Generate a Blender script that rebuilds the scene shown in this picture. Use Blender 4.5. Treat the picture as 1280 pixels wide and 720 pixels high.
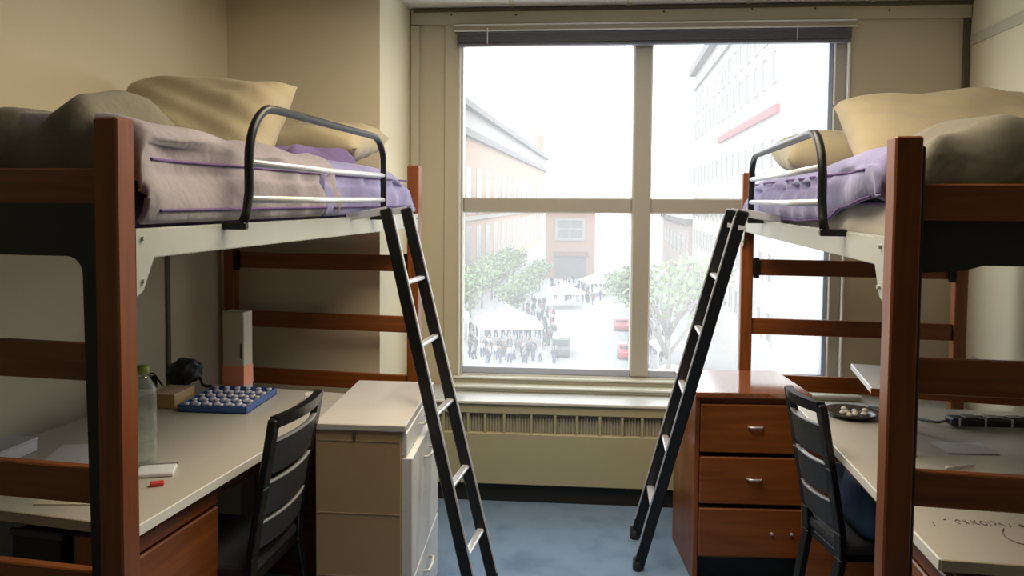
import bpy, bmesh, math, random
from mathutils import Vector, Matrix, noise

for o in list(bpy.data.objects):
    bpy.data.objects.remove(o)
sc = bpy.context.scene
COL = sc.collection
R = math.radians
random.seed(7)

# ------------------------------------------------------------------ camera
EYE = 1.5
cp, sp = math.cos(.0485), math.sin(.0485)
cy, sy = math.cos(.0902), math.sin(.0902)
fw = Vector((-sy * cp, cy * cp, -sp))
rt = Vector((cy, sy, 0.0))
up = rt.cross(fw)
c_, s_ = math.cos(.0060), math.sin(.0060)
r2 = rt * c_ + up * s_
u2 = -rt * s_ + up * c_
camd = bpy.data.cameras.new('camera')
cam = bpy.data.objects.new('camera', camd)
COL.objects.link(cam)
M3 = Matrix((r2, u2, -fw)).transposed()
cam.matrix_world = Matrix.Translation((0, 0, EYE)) @ M3.to_4x4()
camd.sensor_width = 36
camd.lens = 28.125
camd.shift_x = 45 / 1280
camd.shift_y = -60.74 / 1280
camd.clip_start = .05
camd.clip_end = 2000
sc.camera = cam

# ------------------------------------------------------------------ light and exposure
sc.view_settings.view_transform = 'Standard'
sc.view_settings.look = 'None'
sc.view_settings.gamma = 1
sc.view_settings.exposure = 0.0
sc.view_settings.use_curve_mapping = False
sc.cycles.use_denoising = True
sc.cycles.max_bounces = 10
sc.cycles.diffuse_bounces = 6
sc.cycles.transparent_max_bounces = 16
sc.cycles.sample_clamp_indirect = 8

w = bpy.data.worlds.new('overcast_sky')
sc.world = w
w.use_nodes = True
bg = w.node_tree.nodes['Background']
bg.inputs[0].default_value = (.93, .97, 1.0, 1)
bg.inputs[1].default_value = 5.3

def area(name, loc, size, power, color, rot=(0, 0, 0), portal=False):
    l = bpy.data.lights.new(name, 'AREA')
    l.shape = 'RECTANGLE'
    l.size, l.size_y = size
    l.energy = power
    l.color = color
    o = bpy.data.objects.new(name, l)
    COL.objects.link(o)
    o.location = loc
    o.rotation_euler = rot
    if portal:
        l.cycles.is_portal = True
    return o

# daylight enters by the window only: the portal guides sampling, it gives off no light
area('window_portal', (.485, 4.40, 1.46), (1.95, 1.82), 1, (1, 1, 1), (R(-90), 0, 0), True)
# the room's own ceiling lamp above the aisle (its housing is built below)
area('ceiling_lamp', (.12, 2.40, 2.44), (1.0, 1.4), 46, (1.0, .85, .62))

# ------------------------------------------------------------------ materials
MATS = {}
def new_mat(name):
    m = bpy.data.materials.new(name)
    m.use_nodes = True
    nt = m.node_tree
    return m, nt, nt.nodes['Principled BSDF']

def flat(name, col, rough=.6, metal=0., bump=0., scale=40., var=.0, spec=None, trans=0., coat=0., vscale=None):
    if name in MATS:
        return MATS[name]
    m, nt, b = new_mat(name)
    b.inputs['Roughness'].default_value = rough
    b.inputs['Metallic'].default_value = metal
    if spec is not None:
        b.inputs['Specular IOR Level'].default_value = spec
    if trans:
        b.inputs['Transmission Weight'].default_value = trans
    if coat:
        b.inputs['Coat Weight'].default_value = coat
    tc = nt.nodes.new('ShaderNodeTexCoord')
    n = nt.nodes.new('ShaderNodeTexNoise')
    n.inputs['Scale'].default_value = vscale or scale
    n.inputs['Detail'].default_value = 4
    nt.links.new(tc.outputs['Object'], n.inputs['Vector'])
    mx = nt.nodes.new('ShaderNodeMix')
    mx.data_type = 'RGBA'
    k = var
    mx.inputs['A'].default_value = tuple(c * (1 - k) for c in col) + (1,)
    mx.inputs['B'].default_value = tuple(min(1, c * (1 + k)) for c in col) + (1,)
    nt.links.new(n.outputs['Fac'], mx.inputs['Factor'])
    nt.links.new(mx.outputs['Result'], b.inputs['Base Color'])
    if bump:
        n2 = nt.nodes.new('ShaderNodeTexNoise')
        n2.inputs['Scale'].default_value = scale
        nt.links.new(tc.outputs['Object'], n2.inputs['Vector'])
        bp = nt.nodes.new('ShaderNodeBump')
        bp.inputs['Strength'].default_value = bump
        bp.inputs['Distance'].default_value = .002
        nt.links.new(n2.outputs['Fac'], bp.inputs['Height'])
        nt.links.new(bp.outputs['Normal'], b.inputs['Normal'])
    MATS[name] = m
    return m

def wood(name, ca, cb, axis=2, rough=.38, scale=1.0):
    if name in MATS:
        return MATS[name]
    m, nt, b = new_mat(name)
    tc = nt.nodes.new('ShaderNodeTexCoord')
    mp = nt.nodes.new('ShaderNodeMapping')
    s = [18 * scale, 18 * scale, 18 * scale]
    s[axis] = 1.2 * scale
    mp.inputs['Scale'].default_value = s
    nt.links.new(tc.outputs['Object'], mp.inputs['Vector'])
    n = nt.nodes.new('ShaderNodeTexNoise')
    n.inputs['Scale'].default_value = 2.2
    n.inputs['Detail'].default_value = 7
    n.inputs['Distortion'].default_value = .6
    nt.links.new(mp.outputs['Vector'], n.inputs['Vector'])
    r = nt.nodes.new('ShaderNodeValToRGB')
    r.color_ramp.elements[0].position = .35
    r.color_ramp.elements[1].position = .68
    r.color_ramp.elements[0].color = ca + (1,)
    r.color_ramp.elements[1].color = cb + (1,)
    nt.links.new(n.outputs['Fac'], r.inputs['Fac'])
    nt.links.new(r.outputs['Color'], b.inputs['Base Color'])
    b.inputs['Roughness'].default_value = rough
    b.inputs['Specular IOR Level'].default_value = .5
    b.inputs['Coat Weight'].default_value = .12
    b.inputs['Coat Roughness'].default_value = .22
    MATS[name] = m
    return m

CA, CB = (.18, .048, .008), (.275, .080, .014)
WZ = wood('cherry_wood_upright', CA, CB, 2)
WX = wood('cherry_wood_across', CA, CB, 0)
WY = wood('cherry_wood_along', CA, CB, 1)
WTOP = wood('cherry_top', (.27, .085, .035), (.34, .12, .055), 1, rough=.10)
WTOP.node_tree.nodes['Principled BSDF'].inputs['Coat Weight'].default_value = 1.0
WTOP.node_tree.nodes['Principled BSDF'].inputs['Coat Roughness'].default_value = .10
WTOP.node_tree.nodes['Principled BSDF'].inputs['Coat IOR'].default_value = 1.9
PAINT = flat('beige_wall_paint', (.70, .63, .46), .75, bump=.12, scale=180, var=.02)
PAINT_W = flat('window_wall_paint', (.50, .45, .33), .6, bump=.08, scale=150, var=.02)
TRIM = flat('window_trim_paint', (.50, .46, .35), .45, var=.02)
FRAME = flat('window_frame_paint', (.44, .41, .36), .4, var=.02)
SILL = flat('sill_white_paint', (.66, .66, .62), .35, var=.02)
RAD = flat('radiator_cover_paint', (.42, .395, .25), .45, var=.02)
DARKGAP = flat('dark_gap', (.10, .085, .055), .8)
CEIL = flat('ceiling_tile', (.66, .64, .60), .85, bump=.3, scale=120, var=.05)
BLACKP = flat('black_plinth', (.012, .012, .012), .6)
BLACKM = flat('black_metal', (.008, .008, .009), .36, spec=.35)
BLACKS = flat('black_steel_matte', (.016, .020, .022), .55)
SILVER = flat('silver_metal', (.66, .67, .72), .32, metal=.45)
LAM = flat('grey_laminate', (.50, .47, .42), .30, var=.02, vscale=90)
LAME = flat('white_edge_band', (.78, .77, .74), .35)
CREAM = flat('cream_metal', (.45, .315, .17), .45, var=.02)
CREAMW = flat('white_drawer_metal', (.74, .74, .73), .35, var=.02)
RAILW = flat('white_bed_rail', (.47, .49, .45), .35, var=.03)
CHARC = flat('dark_vinyl', (.03, .032, .036), .5)

def fabric(name, col, col2=None, scale=300, fold=.5):
    if name in MATS:
        return MATS[name]
    m, nt, b = new_mat(name)
    tc = nt.nodes.new('ShaderNodeTexCoord')
    n = nt.nodes.new('ShaderNodeTexNoise')
    n.inputs['Scale'].default_value = 3.5
    n.inputs['Detail'].default_value = 5
    nt.links.new(tc.outputs['Object'], n.inputs['Vector'])
    mx = nt.nodes.new('ShaderNodeMix')
    mx.data_type = 'RGBA'
    mx.inputs['A'].default_value = col + (1,)
    mx.inputs['B'].default_value = (col2 or tuple(c * .85 for c in col)) + (1,)
    nt.links.new(n.outputs['Fac'], mx.inputs['Factor'])
    nt.links.new(mx.outputs['Result'], b.inputs['Base Color'])
    b.inputs['Roughness'].default_value = .9
    b.inputs['Sheen Weight'].default_value = .15
    n2 = nt.nodes.new('ShaderNodeTexNoise')
    n2.inputs['Scale'].default_value = 9
    n2.inputs['Detail'].default_value = 3
    n2.inputs['Distortion'].default_value = .3
    nt.links.new(tc.outputs['Object'], n2.inputs['Vector'])
    bp = nt.nodes.new('ShaderNodeBump')
    bp.inputs['Strength'].default_value = fold
    bp.inputs['Distance'].default_value = .02
    nt.links.new(n2.outputs['Fac'], bp.inputs['Height'])
    nt.links.new(bp.outputs['Normal'], b.inputs['Normal'])
    MATS[name] = m
    return m

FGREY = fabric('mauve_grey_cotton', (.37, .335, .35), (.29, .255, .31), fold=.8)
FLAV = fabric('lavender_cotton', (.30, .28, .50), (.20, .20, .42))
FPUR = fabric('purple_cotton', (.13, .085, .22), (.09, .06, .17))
FPALE = fabric('pale_mattress_ticking', (.52, .49, .44), (.46, .43, .40), fold=.2)
FOLIVE = fabric('grey_olive_blanket', (.20, .18, .14), (.15, .14, .105))
FPIL = fabric('cream_pillowcase', (.45, .385, .25), (.39, .33, .215), fold=.3)
FSEAM = flat('purple_piping', (.14, .08, .24), .8)

# ------------------------------------------------------------------ mesh helpers
I4 = Matrix.Identity(4)
def BM():
    return bmesh.new()

def box(bm, lo, hi, bev=0., mat=None, seg=1):
    lo, hi = Vector(lo), Vector(hi)
    c, d = (lo + hi) / 2, hi - lo
    r = bmesh.ops.create_cube(bm, size=1)
    vs = r['verts']
    for v in vs:
        v.co = Vector((v.co.x * d.x, v.co.y * d.y, v.co.z * d.z)) + c
    if bev:
        es = list({e for v in vs for e in v.link_edges})
        rr = bmesh.ops.bevel(bm, geom=es, offset=min(bev, min(d) * .45), segments=seg, affect='EDGES', profile=.5)
        vs = list({v for v in rr['verts']} | {v for v in vs if v.is_valid})
    if mat is not None:
        bmesh.ops.transform(bm, matrix=mat, verts=[v for v in vs if v.is_valid])
    return vs

def tube(bm, pts, r, n=10, flatk=1.0, closed=False, cap=True):
    pts = [Vector(p) for p in pts]
    rings = []
    N = len(pts)
    pu = None
    for i, p in enumerate(pts):
        if closed:
            t = pts[(i + 1) % N] - pts[i - 1]
        else:
            t = pts[min(i + 1, N - 1)] - pts[max(i - 1, 0)]
        t.normalize()
        if pu is None:
            a = Vector((0, 0, 1)) if abs(t.z) < .9 else Vector((1, 0, 0))
            pu = (a - t * a.dot(t)).normalized()
        else:
            pu = (pu - t * pu.dot(t)).normalized()
        q = t.cross(pu)
        rr = r[i] if isinstance(r, (list, tuple)) else r
        rings.append([bm.verts.new(p + (pu * math.cos(2 * math.pi * k / n) + q * flatk * math.sin(2 * math.pi * k / n)) * rr) for k in range(n)])
    for i in range(N if closed else N - 1):
        A, B = rings[i], rings[(i + 1) % N]
        for k in range(n):
            bm.faces.new((A[k], A[(k + 1) % n], B[(k + 1) % n], B[k]))
    if cap and not closed:
        bm.faces.new(rings[0][::-1])
        bm.faces.new(rings[-1])

def bar(bm, a, b, wx, wy, upv=(0, 0, 1), bev=.0):
    a, b = Vector(a), Vector(b)
    t = (b - a)
    L = t.length
    t.normalize()
    x = Vector(upv).cross(t).normalized()
    y = t.cross(x)
    m = Matrix((x, y, t)).transposed().to_4x4()
    m.translation = (a + b) / 2
    return box(bm, (-wx / 2, -wy / 2, -L / 2), (wx / 2, wy / 2, L / 2), bev, m)

def lathe(bm, prof, n=24, c=(0, 0, 0)):
    rings = []
    for r_, z in prof:
        if r_ < 1e-5:
            rings.append([bm.verts.new((c[0], c[1], c[2] + z))])
        else:
            rings.append([bm.verts.new((c[0] + r_ * math.cos(2 * math.pi * k / n), c[1] + r_ * math.sin(2 * math.pi * k / n), c[2] + z)) for k in range(n)])
    for A, B in zip(rings, rings[1:]):
        for k in range(n):
            if len(A) == 1 and len(B) == 1:
                continue
            if len(A) == 1:
                bm.faces.new((A[0], B[(k + 1) % n], B[k]))
            elif len(B) == 1:
                bm.faces.new((A[k], A[(k + 1) % n], B[0]))
            else:
                bm.faces.new((A[k], A[(k + 1) % n], B[(k + 1) % n], B[k]))

def prism(bm, poly, z0, z1, mat=None):
    a = [bm.verts.new((p[0], p[1], z0)) for p in poly]
    b = [bm.verts.new((p[0], p[1], z1)) for p in poly]
    bm.faces.new(a[::-1])
    bm.faces.new(b)
    n = len(poly)
    for i in range(n):
        bm.faces.new((a[i], a[(i + 1) % n], b[(i + 1) % n], b[i]))
    if mat is not None:
        bmesh.ops.transform(bm, matrix=mat, verts=a + b)

def obj(name, bm, mat, parent=None, smooth=False, loc=None, rz=None, label=None):
    bmesh.ops.recalc_face_normals(bm, faces=bm.faces[:])
    me = bpy.data.meshes.new(name)
    bm.to_mesh(me)
    bm.free()
    me.materials.append(mat)
    if smooth:
        me.shade_smooth()
    o = bpy.data.objects.new(name, me)
    COL.objects.link(o)
    if parent is not None:
        o.parent = parent
    if loc is not None:
        o.location = loc
    if rz is not None:
        o.rotation_euler = (0, 0, rz)
    if label:
        o['label'] = label
    return o

def bx(name, lo, hi, mat, parent=None, bev=0., label=None, seg=1):
    bm = BM()
    box(bm, lo, hi, bev, seg=seg)
    return obj(name, bm, mat, parent, label=label)

def thing(name, label, cat, loc=(0, 0, 0), rz=0., group=None):
    o = bpy.data.objects.new(name, None)
    COL.objects.link(o)
    o.location = loc
    o.rotation_euler = (0, 0, rz)
    o.empty_display_size = .1
    o['label'] = label
    o['category'] = cat
    if group:
        o['group'] = group
    return o

def tag(o, label, cat, group=None, kind=None):
    o['label'] = label
    o['category'] = cat
    if group:
        o['group'] = group
    if kind:
        o['kind'] = kind
    return o

def struct(name, bm, mat, loc=None, rz=None, label=None):
    o = obj(name, bm, mat, None, loc=loc, rz=rz, label=label)
    o['kind'] = 'structure'
    return o

def dup(root, loc, rz=0., label=None, group=None, scale=None):
    r = root.copy()
    COL.objects.link(r)
    r.location = loc
    r.rotation_euler = (0, 0, rz)
    if scale:
        r.scale = (scale,) * 3
    if label:
        r['label'] = label
    if group:
        r['group'] = group
    for ch in list(root.children):
        c = ch.copy()
        COL.objects.link(c)
        c.parent = r
        for g in ch.children:
            d = g.copy()
            COL.objects.link(d)
            d.parent = c
    return r

# ------------------------------------------------------------------ room shell
D = 4.25          # inner face of the window wall
CH = 2.51
def wall_box(name, p, q, thick, z0, z1, mat, side):
    """a wall whose inner face runs p -> q; thickness goes to the given side"""
    p, q = Vector((p[0], p[1])), Vector((q[0], q[1]))
    t = (q - p).normalized()
    n = Vector((-t.y, t.x)) * side * thick
    bm = BM()
    prism(bm, [p, q, q + n, p + n], z0, z1)
    return struct(name, bm, mat)

bm = BM()
prism(bm, [(-2.4, -2.1), (1.75, -2.1), (2.3, 4.5), (-2.4, 4.5)], -.1, 0)
# carpet
mcar, nt, b = new_mat('blue_carpet')
tc = nt.nodes.new('ShaderNodeTexCoord')
n1 = nt.nodes.new('ShaderNodeTexNoise'); n1.inputs['Scale'].default_value = 260; n1.inputs['Detail'].default_value = 3
n2 = nt.nodes.new('ShaderNodeTexNoise'); n2.inputs['Scale'].default_value = 6
nt.links.new(tc.outputs['Object'], n1.inputs['Vector']); nt.links.new(tc.outputs['Object'], n2.inputs['Vector'])
ad = nt.nodes.new('ShaderNodeMath'); ad.operation = 'ADD'
nt.links.new(n1.outputs['Fac'], ad.inputs[0]); nt.links.new(n2.outputs['Fac'], ad.inputs[1])
rp = nt.nodes.new('ShaderNodeValToRGB')
rp.color_ramp.elements[0].position = .75; rp.color_ramp.elements[0].color = (.105, .175, .29, 1)
rp.color_ramp.elements[1].position = 1.25; rp.color_ramp.elements[1].color = (.17, .26, .40, 1)
dv = nt.nodes.new('ShaderNodeMath'); dv.operation = 'MULTIPLY'; dv.inputs[1].default_value = 1.0
nt.links.new(ad.outputs[0], rp.inputs['Fac'])
nt.links.new(rp.outputs['Color'], b.inputs['Base Color'])
b.inputs['Roughness'].default_value = .95
bp = nt.nodes.new('ShaderNodeBump'); bp.inputs['Strength'].default_value = .5; bp.inputs['Distance'].default_value = .004
nt.links.new(n1.outputs['Fac'], bp.inputs['Height']); nt.links.new(bp.outputs['Normal'], b.inputs['Normal'])
struct('floor', bm, mcar)

bm = BM()
prism(bm, [(-2.4, -2.1), (1.8, -2.1), (2.35, 4.5), (-2.4, 4.5)], CH, CH + .1)
struct('ceiling', bm, CEIL)
# ceiling tile grid bars
bm = BM()
for y in (-1.2, -.6, 0, .6, 1.2, 1.8, 2.4, 3.0, 3.6):
    box(bm, (-2.2, y - .012, CH - .006), (1.95, y + .012, CH))
for x in (-1.4, -.8, -.2, .4, 1.0, 1.6):
    box(bm, (x - .012, -2, CH - .006), (x + .012, 4.24, CH))
struct('trim_1', bm, TRIM, label='metal grid of the suspended ceiling')

LW0, LW1 = Vector((-2.245, -2.0)), Vector((-1.575, 3.83))
wall_box('wall_left', LW0, LW1, .12, 0, CH, PAINT, 1)
wall_box('wall_right', (1.59, -2.0), (2.10, 4.37), .12, 0, CH, PAINT, -1)
wall_box('wall_rear_unseen', (-2.4, -2.0), (1.75, -2.0), .12, 0, CH, flat('dark_unseen_rear_wall', (.12, .07, .04), .5), -1)  # unseen rear wall, coloured dark brown to cut bounce light on the posts
# projecting column between the left wall and the window
bm = BM()
prism(bm, [(-1.70, 3.845), (-.797, 3.74), (-.735, 4.28), (-1.70, 4.40)], 0, CH)
struct('wall_column', bm, PAINT)
# window wall around the opening
OX0, OX1, OZ0, OZ1 = -.472, 1.512, .52, 2.42
bm = BM()
box(bm, (-.80, D, 0), (OX0, D + .16, CH))
box(bm, (OX1, D, 0), (2.30, D + .16, CH))
box(bm, (OX0, D, 0), (OX1, D + .16, OZ0))
box(bm, (OX0, D, OZ1), (OX1, D + .16, CH))
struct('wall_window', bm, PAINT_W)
# casing strips
bm = BM(); box(bm, (-.555, D - .012, .50), (-.476, D, OZ1 + .04), .003)
struct('trim_2', bm, TRIM, label='flat casing strip left of the window')
bm = BM(); box(bm, (-.735, D - .022, OZ1 + .005), (2.085, D, CH - .001), .003)
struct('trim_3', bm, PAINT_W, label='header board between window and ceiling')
bm = BM(); box(bm, (-.735, D - .030, 0), (-.690, D, OZ1), .004)
struct('trim_4', bm, TRIM, label='narrow strip where the window wall meets the column')
bm = BM(); box(bm, (2.055, D - .014, .0), (2.086, D, CH - .012), .002)
struct('trim_5', bm, DARKGAP, label='dark joint in the right corner')
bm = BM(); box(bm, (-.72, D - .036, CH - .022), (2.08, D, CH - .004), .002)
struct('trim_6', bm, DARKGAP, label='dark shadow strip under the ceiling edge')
# strip on the right wall
bm = BM()
p, q = Vector((2.087, 4.22)), Vector((1.70, -.6))
t = (q - p).normalized(); n = Vector((t.y, -t.x)) * .010
if n.x > 0: n = -n
prism(bm, [p, q, q + n, p + n], 2.285, 2.335)
struct('trim_7', bm, TRIM, label='narrow picture rail on the right wall')
# screws in the header board
for k, (x, z) in enumerate([(-.52, 2.475), (-.18, 2.470), (.58, 2.475), (1.02, 2.480), (1.33, 2.480), (1.69, 2.465)]):
    bm = BM()
    m = Matrix.Translation((x, D - .024, z)) @ Matrix.Rotation(R(90), 4, 'X')
    bmesh.ops.create_cone(bm, cap_ends=True, segments=10, radius1=.006, radius2=.004, depth=.006, matrix=m)
    struct('trim_%d' % (8 + k), bm, DARKGAP, label='screw head in the header board')

# ---- window
GY = 4.31
win = bpy.data.objects.new('window_1', None); COL.objects.link(win)
win.location = (0, GY, 0)
win['kind'] = 'structure'
def wpart(name, boxes, mat, bev=.003):
    bm = BM()
    for a, b_ in boxes:
        box(bm, a, b_, bev)
    return obj(name, bm, mat, win)
wpart('outer_frame', [((-.472, -.06, .52), (-.457, .06, 2.42)), ((1.447, -.045, .52), (1.512, .06, 2.42)),
                      ((-.457, -.05, 2.375), (1.447, .06, 2.42)), ((-.457, -.05, .52), (1.447, .06, .565))], FRAME)
wpart('mullion', [((.438, -.035, .565), (.537, .05, 2.375))], FRAME, .008)
wpart('transom', [((-.457, -.025, 1.436), (.438, .05, 1.517)), ((.537, -.025, 1.436), (1.447, .05, 1.517))], FRAME, .006)
wpart('sash_frame', [((-.457, -.02, .565), (.438, .03, .600)), ((.537, -.02, .565), (1.447, .03, .600)),
                     ((1.425, -.02, .600), (1.447, .03, 1.436)), ((1.425, -.02, 1.517), (1.447, .03, 2.375)),
                     ((-.457, -.02, 2.355), (.438, .03, 2.375)), ((.537, -.02, 2.355), (1.425, .03, 2.375))], flat('blue_grey_gasket', (.42, .47, .60), .4), .002)
# window glass, translucent share added for a pale glare veil over the view
mg = bpy.data.materials.new('veiled_window_glass'); mg.use_nodes = True
nt = mg.node_tree; nt.nodes.clear()
out = nt.nodes.new('ShaderNodeOutputMaterial')
tr = nt.nodes.new('ShaderNodeBsdfTransparent'); tr.inputs[0].default_value = (.97, .985, .98, 1)
tl = nt.nodes.new('ShaderNodeBsdfTranslucent'); tl.inputs[0].default_value = (.9, .9, .9, 1)
gl = nt.nodes.new('ShaderNodeBsdfGlossy'); gl.inputs['Roughness'].default_value = .05
m1 = nt.nodes.new('ShaderNodeMixShader'); m1.inputs[0].default_value = .09
m2 = nt.nodes.new('ShaderNodeMixShader'); m2.inputs[0].default_value = .04
nt.links.new(tr.outputs[0], m1.inputs[1]); nt.links.new(tl.outputs[0], m1.inputs[2])
nt.links.new(m1.outputs[0], m2.inputs[1]); nt.links.new(gl.outputs[0], m2.inputs[2])
nt.links.new(m2.outputs[0], out.inputs[0])
for (x0, x1, z0, z1) in ((-.457, .438, .600, 1.436), (.537, 1.425, .600, 1.436), (-.457, .438, 1.517, 2.355), (.537, 1.425, 1.517, 2.355)):
    bx('glass_pane', (x0, .012, z0), (x1, .016, z1), mg, win)

# sill, stool and steps under the window
bm = BM()
box(bm, (-.50, 4.20, .505), (1.54, 4.30, .560), .003)
box(bm, (-.52, 4.10, .511), (1.56, 4.20, .535), .003)
struct('trim_14', bm, flat('sill_olive_paint', (.42, .41, .33), .35), label='stepped window sill')
bm = BM(); box(bm, (-.50, 4.192, .554), (1.54, 4.20, .566), .002)
struct('trim_15', bm, SILL, label='white upper sill nosing')
bm = BM(); box(bm, (-.52, 4.092, .528), (1.56, 4.10, .540), .002)
struct('trim_16', bm, SILL, label='white lower sill nosing')
bm = BM(); box(bm, (-.480, D - .020, .56), (-.469, D + .01, 2.415), .002)
struct('trim_17', bm, SILL, label='white bead along the left window jamb')
bm = BM(); box(bm, (1.502, D - .016, .56), (1.513, D + .01, 2.34), .002)
struct('trim_18', bm, SILL, label='white bead along the right window jamb')

# blind pulled up at the top of the window
bl = thing('window_blind', 'dark grey blind pulled all the way up at the top of the window', 'window blind', (.515, D - .03, 2.405))
bx('head_rail', (-1.015, -.03, -.026), (1.005, .02, .006), flat('blind_rail_brown', (.30, .26, .20), .4), bl, .003)
bx('rail_lip', (-1.015, -.034, -.028), (1.005, -.028, -.020), SILL, bl, .001, label='white lower lip')
bx('rail_lip', (-1.015, -.034, .002), (1.005, -.028, .010), SILL, bl, .001, label='white upper lip')
bm = BM()
for k in range(7):
    z = -.036 - k * .0072
    box(bm, (-1.0, -.028, z - .0030), (.985, .018, z + .0030), .001)
obj('slats', bm, flat('charcoal_slats', (.10, .10, .12), .45), bl)
bx('bottom_rail', (-1.0, -.028, -.100), (.985, .018, -.085), flat('charcoal_slats', (.10, .10, .12), .45), bl, .004)
for x in (-.84, .72):
    bm = BM(); tube(bm, [(x, -.032, -.01), (x, -.032, -.09)], .003, 6)
    obj('lift_cord', bm, SILVER, bl)

# ---- radiator cover under the window
rad = thing('radiator_cover', 'long beige radiator cover with a slotted grille under the window', 'radiator', (0, 3.9, 0))
bm = BM()
box(bm, (-.60, 0, .095), (2.02, .03, .352), .004)           # front panel
box(bm, (-.60, 0, .448), (2.02, .03, .500), .004)
obj('front_panel', bm, RAD, rad)
bx('top_panel', (-.62, -.006, .500), (2.02, .34, .510), flat('ledge_grey_paint', (.40, .41, .40), .35), rad, .003)
bx('front_lip', (-.62, -.014, .498), (2.02, -.004, .513), SILL, rad, .003, label='white front lip')
xs = [-.60, -.51, -.427, -.387, -.303, -.208, -.074, .043, .150, .261, .369, .465, .58, .70, .82, .95, 1.08, 1.2, 1.33, 1.46, 1.6, 1.75, 1.9, 2.02]
for x in xs:
    bx('grille_bar', (x - .006, .002, .352), (x + .006, .02, .448), RAD, rad, .001)
bm = BM()
x = -.6
while x < 2.0:
    box(bm, (x, .024, .352), (x + .008, .03, .448))
    x += .0145
box(bm, (-.6, .034, .352), (2.02, .038, .448))
obj('grille', bm, flat('grille_metal', (.36, .33, .25), .5), rad)
bx('plinth', (-.60, .03, 0), (2.02, .05, .095), BLACKP, rad)
bx('back_panel', (-.60, .31, 0), (2.02, .33, .5), RAD, rad)

# baseboards
for nm, p, q, sd in (('baseboard_left', LW0 + Vector((0, .02)), LW1 - Vector((0, .0)), -1), ('baseboard_right', Vector((1.59, -1.98)), Vector((2.06, 3.88)), 1)):
    wall_box(nm, p, q, .012, 0, .10, BLACKP, sd)
bm = BM(); prism(bm, [(-1.575, 3.818), (-.797, 3.728), (-.797, 3.74), (-1.575, 3.83)], 0, .10)
struct('baseboard_column', bm, BLACKP)

# ceiling lamp housing behind the camera
cl = thing('ceiling_light', 'rectangular ceiling light above the aisle between the beds', 'ceiling light', (.12, 2.40, CH))
bx('lamp_frame', (-.52, -.70, -.06), (.52, .72, -.0), CREAMW, cl, .01)

# vertical cable cover on the left wall
t = (LW1 - LW0).normalized()
def on_left(y, off=0.0):
    k = (y - LW0.y) / t.y
    p = LW0 + t * k
    n = Vector((t.y, -t.x))
    return p + n * off
a = on_left(3.30)
bm = BM(); box(bm, (0, -.012, .10), (.012, .012, 1.45), .002)
o = obj('cable_cover', bm, flat('olive_brown_plastic', (.17, .14, .085), .5), loc=(a.x, a.y, 0), rz=-.115)
tag(o, 'thin dark vertical cable cover on the wall behind the left desk', 'cable cover')

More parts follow.
